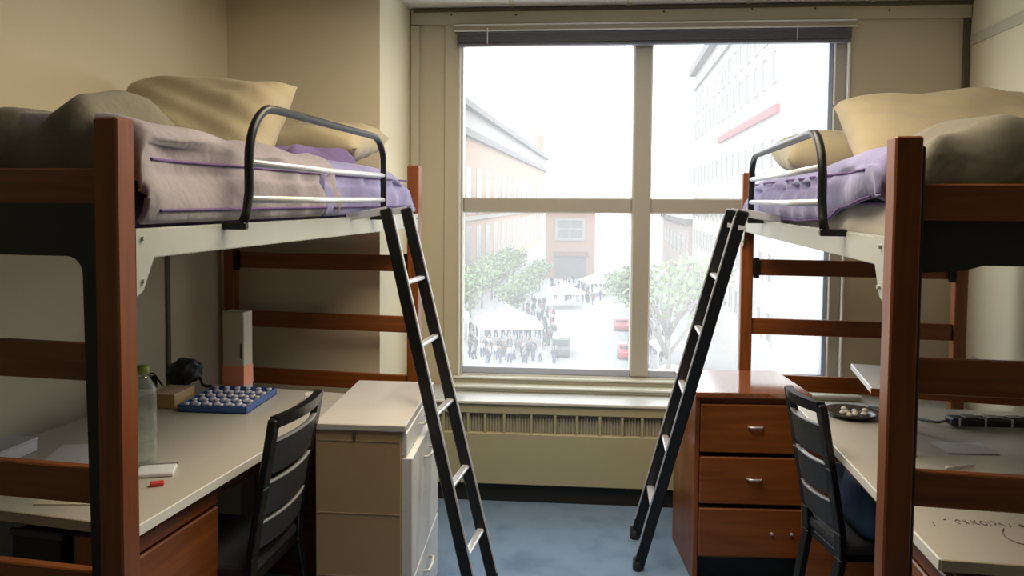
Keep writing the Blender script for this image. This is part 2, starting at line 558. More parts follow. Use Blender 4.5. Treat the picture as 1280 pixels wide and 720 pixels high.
# ------------------------------------------------------------------ beds
W, L, PW, PD = .97, 2.182, .0532, .058
def bed(side, origin, ang, ztop, near, far, srail, label):
    """local x runs from the aisle side (0) to the wall side (W)*side, y from the near end to the window end"""
    t_ = thing('loft_bed', label, 'loft bed', (origin[0], origin[1], 0), -ang, 'raised wooden beds')
    def bxx(name, u0, u1, v0, v1, z0, z1, mat, bev=.003, lab=None):
        xs_ = sorted((side * u0, side * u1))
        return bx(name, (xs_[0], v0, z0), (xs_[1], v1, z1), mat, t_, bev, lab)
    for u in (0, W - PW):
        for v in (0, L - PD):
            bxx('post', u, u + PW, v, v + PD, 0, ztop, WZ, .004)
    th = .075
    for z in near:
        bxx('end_rail', PW, W - PW, .018, .042, z - th, z, WX)
    for z in far:
        bxx('end_rail', PW, W - PW, L - .042, L - .018, z - th, z, WX)
    # long side rails of pressed steel with a top and bottom flange
    for u in (.004, W - .03):
        bm = BM()
        x0, x1 = sorted((side * u, side * (u + .006)))
        box(bm, (x0, PD, srail[1]), (x1, L - PD, srail[0]), .002)
        xa, xb = sorted((side * (u + .001), side * (u + (.026 if u < .1 else -.020))))
        box(bm, (xa, PD, srail[1]), (xb, L - PD, srail[1] + .004))
        box(bm, (xa, PD, srail[0] - .004), (xb, L - PD, srail[0]))
        o = obj('side_rail', bm, RAILW, t_)
        for v, s in ((PD, 1), (L - PD, -1)):
            bm = BM()
            poly = [(0, srail[0]), (s * .075, srail[0]), (s * .06, srail[1]), (s * .022, srail[1] - .065), (0, srail[1] - .075)]
            a_ = [bm.verts.new((side * u, v + p_[0], p_[1])) for p_ in poly]
            b_ = [bm.verts.new((side * (u - .003), v + p_[0], p_[1])) for p_ in poly]
            bm.faces.new(a_); bm.faces.new(b_[::-1])
            for i in range(5):
                bm.faces.new((a_[i], a_[(i + 1) % 5], b_[(i + 1) % 5], b_[i]))
            for zz in (srail[0] - .02, srail[1] - .045):
                m_ = Matrix.Translation((side * (u - .005), v + s * .02, zz)) @ Matrix.Rotation(R(90), 4, 'Y')
                bmesh.ops.create_cone(bm, cap_ends=True, segments=8, radius1=.005, radius2=.005, depth=.008, matrix=m_)
            obj('rail_bracket', bm, RAILW, o)
    # deck under the mattress, and the black steel angle at the near end
    bxx('deck', .03, W - .03, PD, L - PD, srail[1] + .006, srail[1] + .022, BLACKS)
    bm = BM()
    zt_, zb_ = near[0] - th + .004, srail[1] + .008
    r_ = .035
    xo = W - PW
    if side < 0:
        xi = PW + .034
        pts = [(xo, zt_), (PW, zt_), (PW, .02), (PW + .012, .02), (xi, zb_ - r_)]
        for k in range(1, 7):
            a2 = k / 6 * math.pi / 2
            pts.append((xi + r_ - r_ * math.cos(a2), zb_ - r_ + r_ * math.sin(a2)))
        pts.append((xo, zb_))
    else:
        pts = [(xo, zt_), (PW, zt_), (PW, zb_ - .02), (PW + .10, zb_ - .012), (PW + .14, zb_), (xo, zb_)]
    a_ = [bm.verts.new((side * p_[0], (.010 if side < 0 else .046), p_[1])) for p_ in pts]
    b_ = [bm.verts.new((side * p_[0], (.015 if side < 0 else .052), p_[1])) for p_ in pts]
    bm.faces.new(a_); bm.faces.new(b_[::-1])
    for i in range(len(pts)):
        j = (i + 1) % len(pts)
        bm.faces.new((a_[i], a_[j], b_[j], b_[i]))
    obj('end_plate', bm, BLACKS, t_, label='black steel end plate under the mattress')
    if side > 0:
        bxx('end_strip', PW, PW + .008, .010, .016, .02, ztop - .02, BLACKS)
    # small black brackets where far rails meet posts
    for z in far[:2]:
        for u in (PW + .002, W - PW - .026):
            bxx('rail_clamp', u, u + .024, L - .064, L - .040, z - th - .012, z + .008, BLACKM)
    return t_

LO, LA = (-.8319, 1.4819), .1149
RO, RA = (.7012, 1.7032), .0932
bedL = bed(-1, LO, LA, 1.657, (1.560, 1.209, .958, .745), (1.50, 1.247, .965, .691), (1.439, 1.377),
           'tall reddish-brown wooden loft bed on the left, over the desk with the blue tray')
bedR = bed(1, RO, RA, 1.636, (1.540, 1.179, .943), (1.48, 1.2345, .9576, .694), (1.427, 1.365),
           'tall reddish-brown wooden loft bed on the right, over the desk with the power strip')

def frm(origin, ang):
    return Matrix.Translation((origin[0], origin[1], 0)) @ Matrix.Rotation(-ang, 4, 'Z')
ML, MR = frm(LO, LA), frm(RO, RA)
def place(o, M):
    o.matrix_world = M
    return o

# ---- soft things
def n3(x, y, z, s=1.0):
    return noise.noise(Vector((x * s, y * s, z * s)))

def mattress(M, side, z0, z1, mat, label, v0=.075, v1=2.10):
    bm = BM()
    x0, x1 = sorted((side * .035, side * .915))
    box(bm, (x0, v0, z0), (x1, v1, z1), .03, seg=3)
    o = obj('mattress', bm, mat, smooth=True)
    tag(o, label, 'mattress')
    place(o, M)
    bm = BM()
    for z in (z0 + .02, z1 - .02):
        c = [(x0, v0 + .03, z), (x0, v1 - .03, z), (x0 + .03, v1, z), (x1 - .03, v1, z), (x1, v1 - .03, z), (x1, v0 + .03, z), (x1 - .03, v0, z), (x0 + .03, v0, z)]
        tube(bm, c, .005, 6, closed=True)
    obj('piping', bm, FSEAM, o, smooth=True)
    return o

def comforter(M, side, v0, v1, zbot, topf, mat, label, seams=(), amp=.012, bulge=.020, seed=0, name='comforter', cat='comforter', u1=.93, uo=.0, hemf=None, zin=1.5, nv=150):
    """a draped cover: side wall on the aisle side, rounded shoulder, top, short drop by the wall"""
    bm = BM()
    secs = []
    NS = 60
    rows = []
    for i in range(nv + 1):
        v = v0 + (v1 - v0) * i / nv
        row = []
        for j in range(NS + 1):
            s = j / NS
            zt = topf(v, 0)
            zb = hemf(v) if hemf else zbot
            e = min(1.0, min(v - v0, v1 - v) / .05)
            e = math.sqrt(max(0.0, 1 - (1 - e) ** 2))
            if s < .35:                 # aisle side
                k = s / .35
                z = zb + (zt - .045 - zb) * k
                u = uo + .018 - bulge * abs(math.sin(math.pi * min(1, (z - zb + .001) / .105))) ** .6 * (1 if z < zt - .03 else .5)
                fold = .020 * math.sin(v * 24 + 3 * math.sin(v * 5 + seed) + z * 10) * (.4 + .6 * k)
                u -= fold * .5 + n3(v * 6, z * 9, seed) * amp
            elif s < .5:                # shoulder
                k = (s - .35) / .15
                a = k * math.pi / 2
                u = uo + .018 + .07 * (1 - math.cos(a)) - bulge * .4 * (1 - k)
                z = zt - .045 + .045 * math.sin(a)
                z += n3(v * 4, u * 6, seed + 3) * amp
            elif s < .9:
                k = (s - .5) / .4
                u = uo + .088 + (u1 - .08 - uo - .088) * k
                z = topf(v, k) + n3(v * 4, u * 6, seed + 3) * amp * 1.3 + n3(v * 11, u * 13, seed) * amp * .5
            else:
                k = (s - .9) / .1
                u = u1 - .08 + .08 * k
                z = topf(v, 1) - .12 * k * k
            z = zin + (z - zin) * (.25 + .75 * e) if z > zin else z
            row.append(bm.verts.new((side * u, v, z)))
        rows.append(row)
    for i in range(nv):
        for j in range(NS):
            bm.faces.new((rows[i][j], rows[i + 1][j], rows[i + 1][j + 1], rows[i][j + 1]))
    me_o = obj(name, bm, mat, smooth=True)
    md = me_o.modifiers.new('thickness', 'SOLIDIFY')
    md.thickness = .012
    md.offset = -1 if True else 1
    tag(me_o, label, cat)
    place(me_o, M)
    for kz in seams:
        bm = BM()
        pts = []
        for i in range(6, nv - 9):
            v = v0 + (v1 - v0) * i / nv
            zb = hemf(v) if hemf else zbot
            zz = zb + .004 if kz is None else kz
            zt = topf(v, 0)
            k = (zz - zb) / max(.01, (zt - .045 - zb))
            u = uo + .018 - bulge * abs(math.sin(math.pi * min(1, (zz - zb + .001) / .105))) ** .6
            fold = .020 * math.sin(v * 24 + 3 * math.sin(v * 5 + seed) + zz * 10) * (.4 + .6 * k)
            u -= fold * .5 + n3(v * 6, zz * 9, seed) * amp
            pts.append((side * (u - .001), v, zz))
        tube(bm, pts, .0035, 6)
        obj('seam', bm, FSEAM, me_o, smooth=True, label='dark purple seam')
    return me_o

def lerp_tab(tab):
    def f(v):
        if v <= tab[0][0]: return tab[0][1]
        for (a, x), (b_, y) in zip(tab, tab[1:]):
            if v <= b_:
                k = (v - a) / (b_ - a)
                k = k * k * (3 - 2 * k)
                return x + (y - x) * k
        return tab[-1][1]
    return f

mattress(ML, -1, 1.405, 1.545, FPUR, 'purple-covered mattress on the left loft bed')
mattress(MR, 1, 1.393, 1.52, FPALE, 'pale mattress showing below the lavender cover of the right loft bed')
tl_ = lerp_tab([(.07, 1.672), (.3, 1.668), (.6, 1.655), (1.1, 1.640), (1.5, 1.638), (1.8, 1.63), (2.0, 1.58), (2.12, 1.50)])
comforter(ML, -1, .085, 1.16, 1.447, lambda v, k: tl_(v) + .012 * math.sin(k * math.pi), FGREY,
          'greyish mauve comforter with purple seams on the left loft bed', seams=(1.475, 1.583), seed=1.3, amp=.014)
comforter(ML, -1, 1.05, 2.118, 1.447, lambda v, k: tl_(v) + .006 * math.sin(k * math.pi), FLAV,  # window end of the same cover, daylight tint put into its colour
          'daylit lavender purple end of the same blanket with dark seams at the window end of the left loft bed', seed=4.1, amp=.012, name='blanket', cat='blanket', uo=-.003, bulge=.018, nv=110, seams=(1.475, 1.583))  # same cover as the comforter above, tinted for daylight
tr_ = lerp_tab([(.07, 1.635), (.3, 1.632), (.7, 1.615), (1.5, 1.60), (1.85, 1.60), (2.0, 1.57), (2.12, 1.48)])
hem = lerp_tab([(.1, 1.515), (.45, 1.485), (.6, 1.45), (1.0, 1.437), (2.2, 1.437)])
comforter(MR, 1, .10, 2.118, 1.437, lambda v, k: tr_(v) + .006 * math.sin(k * math.pi), FLAV,
          'lavender comforter with a dark hem on the right loft bed', seams=(None, 1.575), seed=8.2, amp=.012, hemf=hem, zin=1.5)

def lump(M, side, spec, mat, label, name='blanket', cat='blanket', folds=6, seed=0.):
    """a crumpled folded blanket: spec = (u0,u1,v0,v1,z0,heightfunction)"""
    u0, u1, v0, v1, z0, hf = spec
    bm = BM()
    nu, nv = 60, 30
    top = []
    for i in range(nu + 1):
        r_ = []
        for j in range(nv + 1):
            a, b_ = i / nu, j / nv
            u, v = u0 + (u1 - u0) * a, v0 + (v1 - v0) * b_
            e = min(1, min(a, 1 - a) / .14, min(b_, 1 - b_) / .22)
            e = math.sqrt(max(0, 1 - (1 - e) ** 2))
            h = hf(u, v) * e
            h += e * (.016 * math.sin(u * 30 + 5 * n3(u * 3, v * 3, seed) + v * 14) + .02 * n3(u * 7, v * 7, seed + 2))
            r_.append(bm.verts.new((side * (u + .012 * n3(v * 8, u * 5, seed)), v + .014 * n3(u * 9, v * 5, seed + 5), z0 + max(.004, h))))
        top.append(r_)
    bot = [[bm.verts.new((x.co.x, x.co.y, z0)) for x in r_] for r_ in top]
    for i in range(nu):
        for j in range(nv):
            bm.faces.new((top[i][j], top[i + 1][j], top[i + 1][j + 1], top[i][j + 1]))
            bm.faces.new((bot[i][j], bot[i][j + 1], bot[i + 1][j + 1], bot[i + 1][j]))
    for i in range(nu):
        bm.faces.new((top[i][0], bot[i][0], bot[i + 1][0], top[i + 1][0]))
        bm.faces.new((top[i][nv], top[i + 1][nv], bot[i + 1][nv], bot[i][nv]))
    for j in range(nv):
        bm.faces.new((top[0][j], top[0][j + 1], bot[0][j + 1], bot[0][j]))
        bm.faces.new((top[nu][j], bot[nu][j], bot[nu][j + 1], top[nu][j + 1]))
    o = obj(name, bm, mat, smooth=True)
    tag(o, label, cat)
    place(o, M)
    return o

hl_ = lerp_tab([(.06, .12), (.12, .155), (.17, .185), (.22, .160), (.27, .150), (.45, .135), (.9, .13)])
lump(ML, -1, (.062, .90, .062, .42, 1.540, lambda u, v: hl_(u)), FOLIVE,
     'crumpled grey-olive blanket hanging over the near end of the left loft bed', seed=2.2)
hr_ = lerp_tab([(.06, .10), (.12, .128), (.2, .145), (.5, .15), (.9, .14)])
lump(MR, 1, (.062, .88, .062, .42, 1.53, lambda u, v: hr_(u)), FOLIVE,
     'bunched grey-olive blanket at the near end of the right loft bed', seed=6.4)

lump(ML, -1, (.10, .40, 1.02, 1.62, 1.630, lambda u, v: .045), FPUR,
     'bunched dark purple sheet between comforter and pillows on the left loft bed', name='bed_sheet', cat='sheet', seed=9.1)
bm = BM()
bmesh.ops.create_icosphere(bm, subdivisions=4, radius=1.0)
for v in bm.verts:
    c = v.co.copy()
    f = 1 + .25 * n3(c.x * 2, c.y * 2, c.z * 2 + 9)
    v.co = Vector((-.385 + c.x * .045 * f, .032 + c.y * .026 * f, 1.603 + c.z * .045 * f))
o = obj('cloth', bm, flat('white_cloth', (.52, .49, .45), .85, bump=.4, scale=50), smooth=True)
tag(o, 'small crumpled white cloth on the near end rail of the left loft bed', 'cloth')
place(o, ML)

def pillow(M, c, size, rot, label, seed=0.):
    bm = BM()
    n, m_ = 36, 28
    lx, ly, lz = size
    def pt(a, b_, s):
        x, y = a * 2 - 1, b_ * 2 - 1
        prof = (max(0, 1 - abs(x) ** 5) * max(0, 1 - abs(y) ** 4)) ** .5
        pin = 1 - .04 * (1 - abs(x) ** 2) * abs(y) ** 4
        pin2 = 1 - .04 * (1 - abs(y) ** 2) * abs(x) ** 4
        z = s * prof * lz / 2 * (1 + .22 * n3(x * 1.6, y * 1.6, seed + s))
        z += s * prof * .006 * math.sin(x * 9 + y * 13 + seed)
        return Vector((x * lx / 2 * pin2, y * ly / 2 * pin, z))
    T, B = [], []
    for i in range(n + 1):
        T.append([bm.verts.new(pt(i / n, j / m_, 1)) for j in range(m_ + 1)])
        B.append([bm.verts.new(pt(i / n, j / m_, -1)) for j in range(m_ + 1)])
    for i in range(n):
        for j in range(m_):
            bm.faces.new((T[i][j], T[i + 1][j], T[i + 1][j + 1], T[i][j + 1]))
            bm.faces.new((B[i][j], B[i][j + 1], B[i + 1][j + 1], B[i + 1][j]))
    bmesh.ops.remove_doubles(bm, verts=bm.verts[:], dist=1e-4)
    o = obj('pillow', bm, FPIL, smooth=True)
    tag(o, label, 'pillow', 'cream pillows on the loft beds')
    place(o, M @ Matrix.Translation(c) @ rot.to_4x4())
    return o
def rxyz(x, y, z):
    return (Matrix.Rotation(R(z), 3, 'Z') @ Matrix.Rotation(R(y), 3, 'Y') @ Matrix.Rotation(R(x), 3, 'X'))
pillow(ML, (-.615, 1.30, 1.765), (.68, .42, .21), rxyz(52, 2, 0), 'large cream pillow leaning at the head of the left loft bed', 1)
pillow(ML, (-.42, 1.80, 1.735), (.64, .42, .17), rxyz(10, 0, 0), 'flat cream pillow behind the guard rail of the left loft bed', 2)
pillow(MR, (.60, 1.36, 1.745), (.72, .44, .20), rxyz(36, 0, 0), 'large cream pillow leaning on the right loft bed', 3)
pillow(MR, (.40, 1.80, 1.700), (.62, .44, .18), rxyz(8, 0, 0), 'flat cream pillow nearest the window on the right loft bed', 4)

# guard rails: bent black hoop with two silver bars
def guard(M, side, v0, v1, ztop, zfoot, label):
    t_ = thing('guard_rail', label, 'guard rail', group='bed guard rails')
    t_.matrix_world = M
    x = side * -.045
    hz = ztop
    pts = [(x, v0 - .035, zfoot), (x, v0 - .012, zfoot + .03), (x, v0, zfoot + .08), (x, v0, hz - .14)]
    for k in range(1, 8):
        a = k / 8 * math.pi / 2
        pts.append((x, v0 + .13 - .13 * math.cos(a), hz - .14 + .14 * math.sin(a)))
    pts.append((x, v0 + .16, hz))
    k1 = v1 - .12
    pts.append((x, k1, hz - .006))
    for k in range(1, 8):
        a = k / 8 * math.pi / 2
        pts.append((x, k1 + .12 * math.sin(a), hz - .10 + .095 * math.cos(a)))
    pts += [(x, v1, hz - .16), (x, v1, zfoot)]
    bm = BM()
    tube(bm, pts, .0115, 12)
    obj('hoop', bm, BLACKM, t_, smooth=True)
    for z in (1.590, 1.500):
        bm = BM(); tube(bm, [(x, v0 + .008, z), (x, (v0 + v1) / 2, z - .002), (x, v1 - .008, z)], .0095, 10)
        obj('crossbar', bm, SILVER, t_, smooth=True)
    for v in (v0 - .035, v1):
        x0, x1 = sorted((x + side * -.012, x + side * .052))
        bx('foot_clamp', (x0, v - .010, zfoot - .014), (x1, v + .010, zfoot + .004), BLACKM, t_, .003)
    return t_
guard(ML, -1, .445, 1.49, 1.735, 1.44, 'curved black guard rail on the side of the left loft bed')
guard(MR, 1, .41, 1.58, 1.687, 1.43, 'curved black guard rail on the side of the right loft bed')

# ladders
def ladder(M, side, A, B, label):
    """A, B = ((foot u,v),(top u,v)) of the near and the far rail"""
    t_ = thing('bed_ladder', label, 'ladder', group='bed ladders')
    t_.matrix_world = M
    ZT = 1.47
    def P(q, z):
        k = z / 1.45
        return Vector((side * (q[0][0] + (q[1][0] - q[0][0]) * k), q[0][1] + (q[1][1] - q[0][1]) * k, z))
    for q in (A, B):
        bm = BM()
        bar(bm, P(q, .012), P(q, ZT), .042, .022, (0, 1, 0), .004)
        o = obj('rail', bm, BLACKM, t_)
        bm = BM()
        off = Vector((-side * .0235, -.006, 0))
        bar(bm, P(q, .10) + off, P(q, ZT - .02) + off, .0055, .010, (0, 1, 0), .001)  # silver strip added as the window highlight along the rail edge
        obj('edge_glint', bm, SILVER, o, label='bright edge strip added as a glint')
        bm = BM()
        f = P(q, .0)
        lathe(bm, [(0, 0), (.019, 0), (.021, .01), (.019, .05), (.0, .05)], 12, f)
        obj('rubber_foot', bm, BLACKS, o, smooth=True)
        # hook over the side rail
        bm = BM()
        h = P(q, ZT - .01)
        xin = side * .018
        yy = h.y
        pl_ = [(h.x, h.z - .06), (h.x, h.z + .004), (xin, h.z - .022), (xin, h.z - .06)]
        for a, b_ in zip(pl_, pl_[1:]):
            bar(bm, (a[0], yy, a[1]), (b_[0], yy, b_[1]), .026, .006, (0, 1, 0), .001)
        obj('hook', bm, SILVER, t_, label='bright steel hook')
    for z in (.26, .50, .75, .99, 1.21):
        a, b_ = P(A, z), P(B, z)
        d = (b_ - a).normalized() * .010
        bm = BM()
        m_ = bar(bm, a + d, b_ - d, .028, .014, (0, 0, 1), .004)
        obj('rung', bm, SILVER, t_, label='bright metal rung')
    return t_
ladder(ML, -1, ((-.47, 1.27), (-.13, 1.275)), ((-.48, 1.54), (-.13, 1.517)), 'black ladder with silver rungs leaning on the left loft bed')
ladder(MR, 1, ((-.466, 1.50), (-.13, 1.215)), ((-.475, 1.81), (-.13, 1.525)), 'black ladder with silver rungs leaning on the right loft bed')

# ------------------------------------------------------------------ desks
def desk(name, side, corner, ang, Ld, Dd, label):
    t_ = thing('desk', label, 'desk', (corner[0], corner[1], 0), -ang, 'grey-topped desks under the beds')
    x0, x1 = sorted((0, side * Dd))
    top = bx('desktop', (x0, 0, .716), (x1, Ld, .740), LAM, t_, .002)
    e0, e1 = sorted((0, -side * .004))
    bx('edge_band', (e0, -.0, .715), (e1, Ld, .7405), LAME, t_, .001, label='white front edge')
    bx('near_edge_band', (x0, -.004, .715), (x1, 0, .7405), flat('tan_edge', (.50, .42, .30), .4), t_, .001)
    a, b_ = sorted((side * .03, side * (Dd - .03)))
    bx('side_panel', (a, Ld - .045, 0), (b_, Ld - .025, .716), WX, t_, .002)
    a, b_ = sorted((side * (Dd - .09), side * (Dd - .07)))
    if side > 0: bx('back_panel', (a, .05, .20), (b_, Ld - .045, .716), WY, t_, .002)
    a, b_ = sorted((side * .045, side * .063))
    bx('apron', (a, .46, .655), (b_, Ld - .045, .716), WY, t_, .002)
    return t_
desk('desk', -1, (-.945, 1.742), .160, 1.32, .785, 'grey-topped desk under the left loft bed, holding the blue tray')
desk('desk', 1, (.842, 1.757), .071, 1.36, .90, 'grey-topped desk under the right loft bed, holding the power strip')
MDL = Matrix.Translation((-.945, 1.742, 0)) @ Matrix.Rotation(-.160, 4, 'Z')
MDR = Matrix.Translation((.842, 1.757, 0)) @ Matrix.Rotation(-.071, 4, 'Z')

def pedestal(M, side, label, L_=.40, Dp=.50):
    t_ = thing('drawer_pedestal', label, 'drawer unit', group='drawer units under the desks')
    t_.matrix_world = M
    def b2(name, u0, u1, v0, v1, z0, z1, mat, par=None, bev=.002):
        a, b_ = sorted((side * u0, side * u1))
        return bx(name, (a, v0, z0), (b_, v1, z1), mat, par or t_, bev)
    b2('body', .035, Dp, .0, L_, .04, .690, WZ)
    b2('plinth', .055, Dp - .02, .01, L_ - .01, 0, .04, BLACKP)
    for z0, z1 in ((.05, .345), (.352, .640), (.648, .688)):
        d = b2('drawer', .012, .034, .004, L_ - .004, z0, z1, WY, bev=.004)
        if z1 < .68 and side > 0:
            bm = BM()
            x = side * .012
            zc = z1 - .06
            tube(bm, [(x, L_ / 2 - .05, zc), (x - side * .022, L_ / 2 - .045, zc), (x - side * .026, L_ / 2, zc), (x - side * .022, L_ / 2 + .045, zc), (x, L_ / 2 + .05, zc)], .004, 8)
            obj('handle', bm, SILVER, d, smooth=True)
    return t_
pedestal(MDL @ Matrix.Translation((-.02, .02, 0)), -1, 'brown wooden drawer unit under the near end of the left desk', .375, .17)
pedestal(MDR @ Matrix.Translation((.012, .02, 0)), 1, 'brown wooden drawer unit under the near end of the right desk', .40)

# pen scribbles on the right desktop
deskR = bpy.data.objects['desk.001']
def _pen(pts, r_=.0013):
    bm = BM()
    tube(bm, [(x, y, .7408) for x, y in pts], r_, 4, flatk=1.0)
    obj('pen_mark', bm, flat('pen_ink', (.16, .14, .12), .8), deskR)
_st = _pen
def stroke(pts, r_=.0013):
    _st([(x - .025, y + .064) for x, y in pts], r_)
# handwriting row and smile, in desk coordinates
def sm(cx, cy_, rx_, ry_, a0, a1, n=10):
    return [(cx + rx_ * math.cos(a0 + (a1 - a0) * i / n), cy_ + ry_ * math.sin(a0 + (a1 - a0) * i / n)) for i in range(n + 1)]
stroke(sm(.150, .160, .006, .012, .5, 4.6))
stroke([(.163, .150), (.170, .175)]); stroke([(.163, .172), (.171, .152)])
stroke([(.178, .148), (.183, .180)]); stroke([(.183, .165), (.192, .176)]); stroke([(.183, .165), (.193, .150)])
stroke(sm(.205, .162, .007, .011, 0, 6.2)); stroke([(.217, .150), (.220, .176)])
stroke(sm(.227, .168, .007, .008, -1.5, 1.6)); stroke([(.236, .150), (.242, .170), (.248, .152)])
stroke([(.120, .168), (.126, .172)]); stroke([(.085, .125), (.088, .150)])
_st([(.212, .200), (.200, .178), (.194, .155), (.196, .134), (.206, .118), (.225, .106), (.252, .100)], .0016)
_st(sm(.262, .225, .005, .007, 0, 6.2)); _st([(.235, .215), (.238, .232)])

# ------------------------------------------------------------------ cabinet beside the left desk
cb = thing('drawer_cabinet', 'cream and white cabinet with slightly open drawers at the foot of the left ladder', 'cabinet', (-.59, 2.765, 0))
hx, hy = .145, .30
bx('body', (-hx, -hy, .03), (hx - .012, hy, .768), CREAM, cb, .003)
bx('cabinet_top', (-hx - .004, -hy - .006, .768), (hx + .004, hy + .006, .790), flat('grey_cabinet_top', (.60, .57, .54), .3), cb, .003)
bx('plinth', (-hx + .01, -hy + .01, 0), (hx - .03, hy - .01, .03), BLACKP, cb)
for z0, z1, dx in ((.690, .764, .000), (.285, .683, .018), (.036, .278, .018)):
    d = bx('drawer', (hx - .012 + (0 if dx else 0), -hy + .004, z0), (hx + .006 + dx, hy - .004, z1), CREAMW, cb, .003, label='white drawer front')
    bm = BM()
    zc = (z0 + z1) / 2 if dx == 0 else z1 - .07
    x = hx + .006 + dx
    tube(bm, [(x - .002, -.06, zc), (x + .018, -.055, zc), (x + .022, 0, zc), (x + .018, .055, zc), (x - .002, .06, zc)], .005, 8)
    obj('handle', bm, CREAMW, d, smooth=True, label='white bow handle')
# pressed seams and lock on the side facing the viewer
bm = BM()
for z in (.735, .50, .295):
    box(bm, (-hx + .01, -hy - .0015, z - .0015), (hx - .016, -hy, z + .0015))
obj('pressed_seam', bm, flat('cream_seam', (.40, .31, .20), .5), cb)
bx('lock', (-.02, -hy - .004, .738), (-.012, -hy, .762), DARKGAP, cb)

# ------------------------------------------------------------------ wooden dresser on the right
dr = thing('dresser', 'brown three-drawer wooden dresser beside the right ladder', 'dresser', (.580, 3.155, 0), .040)
dw, dd = .437, .42
bx('dresser_top', (-.004, -.008, .738), (dw + .006, dd, .760), WTOP, dr, .003)
bx('side_panel', (0, .0, .0), (.018, dd - .01, .738), WZ, dr, .002)
bx('side_panel', (dw - .018, .0, .0), (dw, dd - .01, .738), WZ, dr, .002)
bx('back_panel', (.018, dd - .03, .06), (dw - .018, dd - .012, .738), WX, dr)
bx('top_rail', (.018, .012, .715), (dw - .018, .03, .738), WX, dr)
bx('plinth', (.018, .05, .0), (dw - .018, .07, .095), BLACKP, dr)
bx('bottom_panel', (.018, .02, .095), (dw - .018, dd - .03, .110), WX, dr)
for i, (z0, z1) in enumerate(((.522, .712), (.318, .504), (.108, .300))):
    d = bx('drawer', (.020, -.004, z0), (dw - .020, .018, z1), WX, dr, .004)
    bx('drawer_box', (.035, .018, z0 + .01), (dw - .035, dd - .04, z1 - .02), WX, d)
    if i < 2:
        zc = (z0 + z1) / 2 + .010
        bm = BM()
        tube(bm, [(dw / 2 - .028 + .012, -.004, zc), (dw / 2 - .022 + .012, -.018, zc), (dw / 2 + .022 + .012, -.018, zc), (dw / 2 + .028 + .012, -.004, zc)], .0045, 8)
        obj('handle', bm, SILVER, d, smooth=True, label='small bright handle')
    else:
        for xx in (.302, .378):
            bm = BM()
            m_ = Matrix.Translation((xx, -.008, .205)) @ Matrix.Rotation(R(90), 4, 'X')
            bmesh.ops.create_cone(bm, cap_ends=True, segments=10, radius1=.006, radius2=.004, depth=.010, matrix=m_)
            obj('handle_screw', bm, SILVER, d, label='bright screw where a handle is missing')

# ------------------------------------------------------------------ chairs
def chair(name, loc, rz, label, hw=.165):
    """faces local +x; back posts at x=0; local y across"""
    t_ = thing('desk_chair', label, 'chair', (loc[0], loc[1], 0), rz, 'black slat-back chairs')
    rec = math.tan(R(10))
    ZS = .45
    def bp_(y, z):
        if z >= ZS:
            return Vector((-(z - ZS) * rec, y, z))
        return Vector((-(ZS - z) * .16, y, z))
    for s in (-1, 1):
        bm = BM()
        pts = [bp_(s * hw, .0), bp_(s * hw, .25), bp_(s * hw, .42), bp_(s * hw, .50), bp_(s * hw, .70), bp_(s * hw, .895)]
        for a, b_ in zip(pts, pts[1:]):
            bar(bm, a, b_, .022, .040, (0, 1, 0), .003)
        obj('back_leg', bm, BLACKM, t_)
        bm = BM()
        bar(bm, (.40, s * hw, 0), (.37, s * hw, .43), .022, .028, (0, 1, 0), .003)
        obj('front_leg', bm, BLACKM, t_)
        bm = BM()
        bar(bm, (-.035, s * hw, .20), (.385, s * hw, .20), .016, .016, (0, 0, 1), .002)
        obj('stretcher', bm, BLACKM, t_)
    # top rail, bowed backwards
    def curved(z0, z1, th, bow=.022):
        bm = BM()
        n = 10
        f, k_ = [], []
        vs = []
        for i in range(n + 1):
            y = -hw + 2 * hw * i / n
            bw = -bow * (1 - (y / hw) ** 2)
            col = []
            for z in (z0, z1):
                c = bp_(y, z)
                col.append(bm.verts.new((c.x + bw - th / 2, y, z)))
                col.append(bm.verts.new((c.x + bw + th / 2, y, z)))
            vs.append(col)
        for a, b_ in zip(vs, vs[1:]):
            bm.faces.new((a[0], b_[0], b_[2], a[2]))
            bm.faces.new((a[1], a[3], b_[3], b_[1]))
            bm.faces.new((a[2], b_[2], b_[3], a[3]))
            bm.faces.new((a[0], a[1], b_[1], b_[0]))
        bm.faces.new((vs[0][0], vs[0][2], vs[0][3], vs[0][1]))
        bm.faces.new((vs[-1][0], vs[-1][1], vs[-1][3], vs[-1][2]))
        return bm
    obj('top_rail', curved(.868, .900, .026), BLACKM, t_)
    for z0, z1 in ((.730, .825), (.610, .705), (.515, .590)):
        sl = obj('back_slat', curved(z0, z1, .012), CHARC, t_)
        obj('slat_edge', curved(z1, z1 + .005, .015), SILVER, sl, label='bright upper edge')
    bm = BM()
    box(bm, (-.01, -hw - .015, .43), (.42, hw + .015, .475), .02, seg=3)
    obj('seat', bm, CHARC, t_, smooth=False)
    bx('seat_frame', (-.005, -hw, .405), (.40, hw, .432), BLACKM, t_, .003)
    return t_
chair('desk_chair', (-.812, 2.295, 0), R(180 - 5), 'black slat-back chair pushed in at the left desk')
chair('desk_chair', (.886, 2.585, 0), R(7), 'black slat-back chair pushed in at the right desk', .112)

